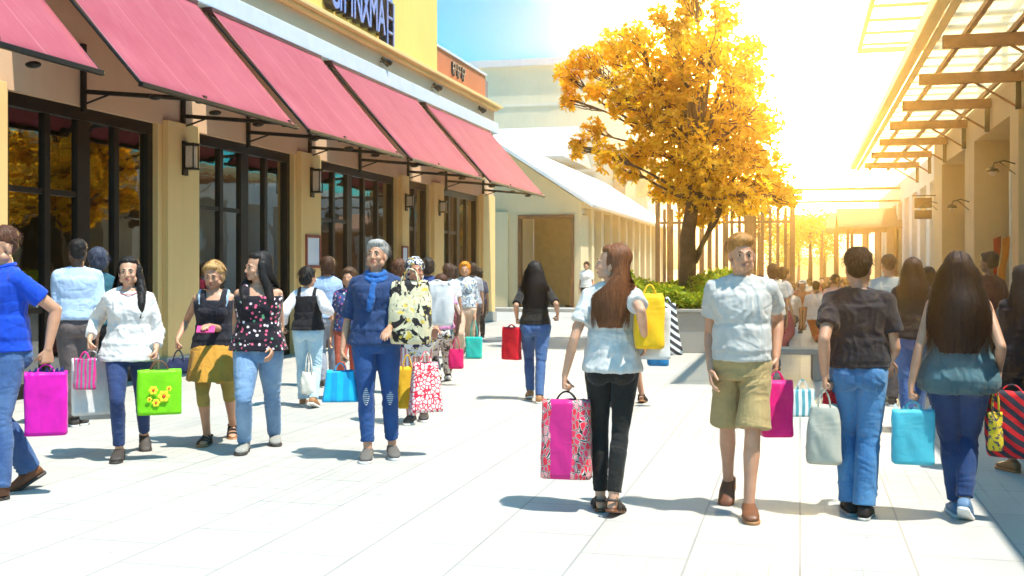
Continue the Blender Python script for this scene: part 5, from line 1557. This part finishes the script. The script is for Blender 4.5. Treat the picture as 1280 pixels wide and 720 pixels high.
bag('big cream tote with black floral print on the shoulder of the grey haired walker', px(p, 513, 336, -.12), .34, .50, cloth('tote_floral', (.72, .64, .42), (.02, .018, .02), 'blobs', scale=.9), hl=.10, rz=p.rz - .3, kind='soft', group='shopping bags in hands', depth=.22, cat='tote bag', name='tote_bag', ptop=.35)
bag('red and white patterned bag below the cream tote', px(p, 532, 440, .1), .28, .40, cloth('bag_redwhite', (.70, .02, .06), (.85, .72, .70), 'spots', scale=.9), hl=.09, rz=p.rz + .2, group='shopping bags in hands', depth=.15, taper=.72)
bag('yellow bag tucked behind the red and white patterned one', px(p, 509, 444, .22), .17, .34, cloth('bag_yellow2', (.80, .48, .03)), hl=.10, rz=p.rz, group='shopping bags in hands', depth=.12, kind='soft')

# 9 headscarf woman
p = Person('woman in a black and white patterned headscarf behind the cream tote', 519, 530, 1.70, 172, 'F', feet=[(512, 530), (530, 526)], hands=[(545, 410, -.1), (500, 420, 0)], grip=(0, 0), head=(20, 0), group=GW, skin_c=(.55, .25, .15))
p.body(); p.face_parts(); p.shirt(cloth('robe_print', (.75, .72, .70), (.03, .03, .08), 'blobs', scale=1.3), hem=.75, sleeve=1.6, loose=.03, sl=.03, name='tunic'); p.pants(cloth('tr_rose', (.55, .22, .2), (.8, .7, .7), 'vstripes')); p.shoes('sneaker', M_SHOE)
bm = bmesh.new(); Rm_ = Matrix.Rotation(p.hy, 4, 'Z')
ball(bm, p.HD((0, -.035, 1.63), True), (.098, .105, .10), 20, Rm_); ball(bm, p.HD((0, -.03, 1.54), True), (.09, .075, .09), 18, Rm_); limb(bm, [p.T(q) for q in ((-.09, 0, 1.46), (0, .06, 1.43), (.09, 0, 1.46))], [.04, .04, .04])
remesh_part(bm, 'headscarf', cloth('scarf_bw', (.015, .02, .05), (.75, .75, .8), 'blobs', scale=2.2), p.e, .0075, 2, wr_shirt(.01, 4))
wb = bag('white plastic shopping bag over the arm of the headscarf woman', px(p, 546, 350, -.25), .34, .42, cloth('bag_white', None), hl=.02, rz=p.rz - .3, kind='soft', group='shopping bags in hands', depth=.16)

# 10, 11
p = Person('woman with dark brown hair in a pink top and patterned trousers walking away', 551, 482, 1.68, 8, 'F', feet=[(545, 482), (560, 476, 0, 20)], hands=[(530, 405), (572, 412)], grip=(0, 1), near=False, group=GW, skin_c=SK_D)
p.body(); p.shirt(cloth('top_pink', (.68, .28, .50)), hem=.97, sleeve=.4, top=1.42); p.pants(cloth('tr_pattern', (.65, .6, .58), (.04, .03, .03), 'blobs', scale=1.8), loose=.02); p.shoes('sneaker', M_SHOE); p.hair('long', (.07, .028, .016), .26, cname='dkbrown', vol=.8)
bag('small crimson bag carried by the pink topped woman walking away', p.grip_point(1), .20, .26, cloth('bag_crimson', (.62, .01, .12)), hl=.16, rz=.3, kind='soft', group='shopping bags in hands')
p = Person('person with orange hair in a checked pale shirt beyond the pink topped woman', 581, 448, 1.76, 175, 'F', feet=[(575, 448), (588, 446)], hands=[(573, 395), (594, 392)], grip=(1, 0), near=False, group=GW, skin_c=SK_M)
p.body(); p.shirt(cloth('shirt_check', (.62, .68, .74), (.15, .2, .3), 'blobs', scale=2.5), hem=.95, sleeve=1.2); p.pants(cloth('tr_peach', (.65, .45, .33)), loose=.03); p.shoes('sneaker', M_SHOE); p.hair('bob', (.62, .22, .02), cname='orange')
bag('teal bag carried low by the orange haired person', p.grip_point(0), .28, .36, cloth('bag_teal', (.02, .48, .42)), hl=.30, rz=.1, group='shopping bags in hands')
for (u, d_, H, lab, col, pc_, hc) in ((498, 13.8, 1.66, 'person in a rust top glimpsed between the grey haired walker and the headscarf woman', (.55, .16, .06), (.2, .22, .3), (.10, .04, .02)), (534, 15.5, 1.70, 'person in a navy dotted shirt behind the headscarf woman', (.03, .06, .2), (.5, .45, .4), (.03, .02, .015)), (560, 17.5, 1.64, 'person in a white top just right of the pink topped woman', (.75, .72, .72), (.3, .1, .12), (.06, .03, .02)), (590, 21.5, 1.72, 'person in a grey top right of the orange haired person', (.35, .36, .4), (.12, .1, .1), (.03, .02, .015)), (566, 21, 1.66, 'person in a red striped dress behind the pink topped woman', (.60, .05, .10), (.55, .2, .2), (.03, .02, .02)), (598, 24, 1.68, 'distant person in dark clothes by the shop corner', (.08, .09, .14), (.1, .08, .08), (.02, .015, .012))):
    v = HV + F_PX * EYE / d_
    q = Person(lab, u, v, H, 10, 'F', near=False, d=d_, group=GW, skin_c=SK_M, feet=[(u - 4, v), (u + 5, v - 2)])
    q.body(); q.shirt(cloth('sh_%d' % u, col), sleeve=.7); q.pants(cloth('tr_%d' % u, pc_)); q.shoes('sneaker', M_SHOE); q.hair('bob', hc, cname='c%d' % u)

# 12 woman with red bag, back view
p = Person('long haired woman in a black top and blue jeans walking away with a red bag', 669, 500, 1.68, 0, 'F', feet=[(662, 499, 0, 10), (675, 503)], hands=[(646, 396, -.02), (697, 392, -.02)], head=(-25, 6), grip=(1, 1), group=GW, skin_c=SK_M)
p.body(); p.shirt(cloth('top_black', (.02, .018, .016)), hem=.97, sleeve=.9, loose=.016, top=1.43); p.pants(denim('mid', JB), loose=.008); p.shoes('sneaker', M_TAN); p.hair('long', (.012, .010, .008), .42, cname='black', vol=1.12, wave=.02)
bag('plain red bag carried by the long haired woman in black walking away', p.grip_point(0) + Vector((-.08, 0, 0)), .24, .38, cloth('bag_red2', (.74, .01, .025), rough=.5), hl=.03, rz=-.35, group='shopping bags in hands', depth=.12)

# distant person by the portal
q = Person('distant person in a white shirt standing near the tan portal', 733, 397, 1.75, 170, 'F', feet=[(729, 397), (737, 397)], near=False, group=GW, skin_c=SK_M)
q.body(); q.shirt(cloth('sh_white', (.8, .78, .74)), sleeve=.7); q.pants(cloth('tr_dark', (.06, .05, .05))); q.shoes('sneaker', M_SHOE); q.hair('bob', (.04, .02, .015), cname='dk2')

# 14 partly hidden woman behind the foreground woman
p = Person('woman in a rose top and navy skirt mostly hidden behind the light tee woman', 776, 506, 1.66, 0, 'F', feet=[(767, 508), (803, 503, 0, 8)], hands=[(722, 400, -.05), (822, 418, -.05)], grip=(0, 1), group=GW, skin_c=SK_M, near=False)
p.body(); p.shirt(cloth('top_rose', (.55, .18, .16)), hem=.95, sleeve=.8); p.skirt(cloth('skirt_navy', (.04, .08, .22)), length=.42); p.shoes('sandal', M_SHOE, M_TAN); p.hair('bob', (.20, .07, .02), cname='auburn')
bag('ocean blue soft handbag hanging beside the hidden rose topped woman', px(p, 823, 428, -.2), .24, .18, cloth('bag_ocean', (.01, .16, .36)), hl=.08, kind='soft', group='shopping bags in hands', depth=.13, name='handbag', cat='handbag')

# 13 foreground woman
p = Person('brown haired woman in light tee and black leggings, seen from behind, head turned left', 765, 638, 1.70, -6, 'F',
           feet=[(750, 635, 0, 0), (769, 643, 0, 12)], hands=[(706, 470, -.02), (806, 424, -.16)], head=(84, -2), grip=(1, 0), group=GW, skin_c=SK_L, build=.93)
p.body(); p.face_parts(); p.shirt(cloth('tee_sky', (.66, .66, .64), trans=.08), hem=.90, sleeve=.62, loose=.024, flare=.02, sl=.028, amp=.011, name='tee_shirt')
p.pants(cloth('legging_black', (.014, .016, .016)), loose=.003, amp=.004, end=.95, name='leggings', seat=.008); p.shoes('sandal', M_SHOE, M_BRL); p.hair('long', (.15, .055, .022), .42, cname='chestnut', vol=.82, wave=.008, back=.02)
bag('large magenta and red snakeskin patterned bag in the centre foreground', p.grip_point(0) + Vector((.0, 0, 0)), .325, .50, cloth('bag_snake', (.7, .02, .1), pat='snake', rough=.4), hl=.05, rz=p.rz, group='shopping bags in hands', depth=.14, taper=.93, hmat=M_BLACK)
bag('tall yellow bag on the shoulder of the light tee woman', px(p, 812, 356, -.14), .19, .34, cloth('bag_yellow', (.86, .50, .01), rough=.6), hl=.06, rz=p.rz + .2, group='shopping bags in hands', depth=.13, kind='soft')
bag('flat white bag behind the yellow one, light tee woman', px(p, 815, 376, -.05), .23, .32, cloth('bag_white', None), hl=.05, rz=p.rz, group='shopping bags in hands', depth=.07)
bag('white and black striped bag sticking out behind the yellow bag', px(p, 834, 372, .06), .20, .33, cloth('bag_bwstripe', (.82, .82, .80), (.05, .05, .06), 'stripes', scale=1.6), hl=.04, rz=p.rz + .3, group='shopping bags in hands', depth=.07, taper=.5)

# 15 khaki shorts man
p = Person('young man in a pale grey tee and khaki shorts walking toward the camera', 927, 642, 1.77, 178, 'M', feet=[(910, 628, .01, 30), (938, 651, 0, 0)],
           hands=[(889, 462, 0), (970, 446, .06)], head=(12, 4), grip=(0, 1), group=GW, skin_c=SK_M, build=.93)
p.body(); p.face_parts(); p.shirt(cloth('tee_grey', (.56, .55, .52), trans=.06), hem=.95, sleeve=.58, loose=.018, sl=.028, amp=.010, name='tee_shirt')
p.pants(cloth('khaki', (.40, .29, .13)), loose=.024, end=.46, flare=.022, amp=.009, name='shorts', seat=.018, waist=1.01); p.belt(M_BRL, 1.005, .024)
p.shoes('sneaker', M_BRL, M_TAN); p.hair('short', (.32, .15, .04), cname='ltbrown', vol=1.05)
i0 = 0 if p.grip[0] == 1 else 1
bag('hot pink bag partly hidden behind the khaki shorts man', p.grip_point(i0) + Vector((.02, .12, 0)), .20, .36, cloth('bag_hotpink', (.80, .01, .22), rough=.5), hl=.06, rz=.3, group='shopping bags in hands', depth=.12)
bag('white and teal bag standing on the ground beside the low stone bench', (lambda g_: Vector((g_.x, g_.y, 0)))(ground(1003, 520)), .24, .28, cloth('bag_tealwhite', (.08, .35, .42), (.75, .75, .75), 'vstripes', scale=.6), hl=.1, rz=.2, group='shopping bags in hands', on_ground=True)

# 17 black tee man, back view
p = Person('man in a black tee and straight blue jeans seen from behind, carrying a pale sack', 1073, 643, 1.68, 2, 'M', feet=[(1061, 640), (1082, 646)], build=.98,
           hands=[(1031, 468, -.03), (1112, 452, .16)], head=(-4, 0), grip=(1, 0), group=GW, skin_c=SK_M)
p.body(); p.shirt(cloth('tee_black', (.022, .020, .024)), hem=.96, sleeve=.66, loose=.024, sl=.03, amp=.010, name='tee_shirt')
tr = p.pants(denim('bright', ((.03, .12, .28), (.10, .26, .46))), loose=.020, flare=.012, waist=1.0)
for sd_ in (-1, 1): patch_on(tr, 'back_pocket', sd_ * .078 * p.s, .885 * p.s + p.drop, .125 * p.s, .135 * p.s, denim('pocket', ((.025, .10, .24), (.08, .21, .38)))); p.shoes('sneaker', M_SHOE, plain('rubber_white', (.7, .7, .68), .6)); p.hair('short', (.035, .016, .010), cname='dkb', vol=1.08)
g = p.grip_point(0)
bag('pale grey drawstring sack hanging from the left hand of the black tee man', g + Vector((-.02, -.02, 0)), .23, .37, cloth('bag_sack', (.52, .52, .44), rough=.6, trans=.12), hl=.09, rz=p.rz, kind='soft', group='shopping bags in hands', depth=.14, taper=.75)
bag('small crimson pouch held above the pale grey sack', g + Vector((.01, .03, .0)), .09, .15, cloth('bag_red', None), hl=.02, rz=.4, kind='soft', group='shopping bags in hands', depth=.07)

# 18 teal tank woman, back view
p = Person('woman with very long dark hair in a teal sleeveless top and navy jeans', 1198, 650, 1.66, 2, 'F', build=1.14, feet=[(1206, 652, 0, 30), (1193, 642, 0, 0)],
           hands=[(1139, 482, -.03), (1249, 462, -.04)], head=(-5, 0), grip=(1, 1), group=GW, skin_c=SK_M)
p.body(); p.shirt(cloth('tank_teal', (.06, .13, .155)), hem=.83, top=1.37, kind='tank', loose=.022, flare=.045, amp=.010, name='tank_top')
p.pants(denim('navy', ((.012, .035, .11), (.03, .07, .18))), loose=.012, end=.97); p.shoes('sneaker', plain('shoe_blue', (.12, .22, .36), .6)); p.hair('long', (.016, .008, .006), .52, cname='blackbrown', vol=1.28, wave=.014, back=.045)
tb_ = bag('sky blue paper bag held by the teal topped woman', p.grip_point(0) + Vector((.0, 0, 0)), .245, .33, cloth('bag_sky', (.10, .58, .72), rough=.45, trans=.18), hl=.05, rz=p.rz + .15, group='shopping bags in hands', depth=.12); tissue(tb_, .24, .33, .05, (.8, .82, .84))
bag('red and black diagonal striped bag at the right edge', p.grip_point(1) + Vector((.09, 0, 0)), .30, .40, cloth('bag_stripes', (.66, .015, .02), (.03, .03, .045), 'stripes', scale=1.1), hl=.04, rz=p.rz - .2, group='shopping bags in hands', depth=.15, kind='soft')
sb = bag('small yellow patterned pouch beside the red and black striped bag', p.grip_point(1) + Vector((-.01, -.04, 0)), .09, .24, cloth('bag_multi', (.80, .55, .03), (.08, .06, .10), 'blobs', scale=3), hl=.16, rz=0, group='shopping bags in hands', depth=.05, kind='soft')

# 19 black clad person at the right edge
p = Person('person dressed in black with tan shoes at the right edge, half cut by the frame', 1278, 592, 1.60, 30, 'F', build=1.12, feet=[(1259, 588), (1295, 596)], hands=[(1262, 470, .1), (1320, 450)], grip=(0, 0), group=GW, skin_c=SK_M)
p.body(); p.shirt(cloth('top_black2', (.012, .012, .014)), hem=.85, sleeve=1.7, loose=.03); p.pants(cloth('trouser_black', None), loose=.03, flare=.02, end=.94); p.shoes('sneaker', M_TAN, M_TAN); p.hair('long', (.010, .008, .008), .36, cname='black')

# background people on the right
back = [(1111, 12.8, 1.73, 4, 'M', 'man in a pale grey shirt seen from behind, right of the black tee man', (.50, .48, .44), (.12, .10, .1), 'short', (.05, .02, .012), SK_M),
        (1141, 10.6, 1.67, 0, 'F', 'long haired woman in black between the black tee man and the teal topped woman', (.02, .016, .016), (.06, .14, .32), 'long', (.03, .012, .008), SK_M),
        (1160, 13.5, 1.60, 10, 'F', 'dark haired woman in a floral dark top half hidden by the teal topped woman', (.03, .02, .02), (.03, .03, .05), 'long', (.02, .012, .01), SK_M),
        (1236, 12.2, 1.74, 40, 'F', 'short haired person in dark red clothes near the right wall', (.10, .03, .025), (.03, .02, .02), 'short', (.02, .012, .01), SK_D),
        (1020, 23.5, 1.74, 4, 'M', 'person in a white shirt and rust red trousers walking away down the street', (.78, .76, .76), (.42, .08, .03), 'short', (.05, .02, .01), SK_M),
        (981, 20.5, 1.72, -60, 'F', 'person in a white top and pink patterned skirt behind the khaki shorts man', (.78, .72, .72), (.55, .10, .12), 'bob', (.10, .045, .02), SK_M),
        (966, 17.0, 1.68, 10, 'F', 'person in a pale top with grey trousers close behind the khaki shorts man', (.70, .66, .62), (.20, .24, .26), 'bob', (.12, .05, .02), SK_M),
        (1003, 27.0, 1.76, 170, 'M', 'person in a white cap and rust shirt among the distant crowd', (.55, .20, .10), (.25, .10, .06), 'cap', (.7, .7, .7), SK_M),
        (991, 30.0, 1.66, 0, 'F', 'distant person in a pink top left of the white capped one', (.70, .25, .30), (.3, .08, .08), 'bob', (.10, .04, .02), SK_M),
        (1037, 28.0, 1.70, 180, 'M', 'distant person in a lilac shirt right of the rust trousers walker', (.55, .48, .62), (.20, .14, .12), 'short', (.06, .03, .02), SK_M),
        (1048, 33.0, 1.68, 0, 'F', 'distant person in a dark brown coat near the kiosks', (.20, .08, .04), (.10, .06, .04), 'bob', (.04, .02, .01), SK_M),
        (972, 34.0, 1.72, 0, 'M', 'distant person in an orange shirt beyond the pergola', (.70, .28, .06), (.20, .12, .08), 'short', (.10, .05, .02), SK_M),
        (1012, 38.0, 1.70, 0, 'F', 'tiny person in a cream dress far down the street', (.75, .65, .50), (.6, .45, .3), 'bob', (.12, .06, .02), SK_M),
        (1027, 42.0, 1.72, 180, 'M', 'tiny person in a red shirt far down the street', (.60, .10, .06), (.12, .08, .08), 'short', (.06, .03, .02), SK_M),
        (1061, 24.0, 1.66, 185, 'F', 'distant person in a tan top at the edge of the pale piers', (.55, .36, .20), (.25, .12, .08), 'bob', (.08, .03, .02), SK_M),
        (956, 27.0, 1.70, 10, 'F', 'distant person in a maroon top right of the hedge', (.35, .06, .05), (.15, .08, .06), 'bob', (.08, .03, .02), SK_M)]
extra = [(963, 24, 'in a yellow top', (.70, .50, .08)), (988, 24.5, 'in a white blouse and red bag strap', (.78, .70, .66)), (1031, 25.5, 'in a scarlet top', (.62, .06, .05)), (1044, 21.5, 'in a pale pink shirt', (.70, .42, .42)),
         (1053, 29, 'in a mustard shirt', (.55, .34, .06)), (998, 33, 'in a rust coloured top', (.50, .16, .06)), (1019, 33.5, 'in a peach top', (.75, .42, .28)), (1068, 31, 'in a cream shirt', (.70, .60, .45)), (982, 39, 'in a crimson shirt', (.55, .04, .06)), (1040, 38, 'in a violet top', (.30, .12, .35))]
for k_, (u, d_, t_, col) in enumerate(extra):
    back.append((u, d_, 1.62 + .03 * (k_ % 5), (0, 175, 30, 8, 160)[k_ % 5], 'FM'[k_ % 2], 'small figure ' + t_ + ' in the distant crowd', col, ((.2, .08, .05), (.1, .08, .08), (.3, .2, .15))[k_ % 3], ('bob', 'short')[k_ % 2], (.05 + .02 * (k_ % 3), .025, .012), SK_M))
for n_, (u, d_, H, f, sx, lab, col, pc_, kind, hc, sc) in enumerate(back):
    v = HV + F_PX * EYE / d_
    st = 5 * 12 / d_
    q = Person(lab, u, v, H, f, sx, near=False, d=d_, group=GW, skin_c=sc, feet=[(u - st, v + 2), (u + st, v - 3, 0, 18)] if n_ % 2 else [(u - st, v - 3, 0, 18), (u + st, v + 2)])
    if d_ > 20: q.vox = .014
    q.body(); q.shirt(cloth('bsh_%d' % u, col), hem=.93, sleeve=.65, loose=.024, sl=.025)
    q.pants(cloth('btr_%d' % u, pc_) if u != 1141 else denim('mid', JB), loose=.02); q.shoes('sneaker', M_SHOE)
    if kind == 'cap':
        q.hair('short', (.08, .04, .02), cname='cap'); bm = bmesh.new()
        ball(bm, q.HD((0, -.02, 1.665), True), (.095, .11, .065), 16); tube(bm, [q.HD((0, .06, 1.66), True), q.HD((0, .16, 1.645), True)], [.07, .05], 12, squash=.15)
        bm_obj('cap', bm, cloth('cap_white', (.8, .8, .8)), q.e, True)
    else: q.hair(kind, hc, cname='b%d' % u)

for o in PENDING: COL.objects.link(o)
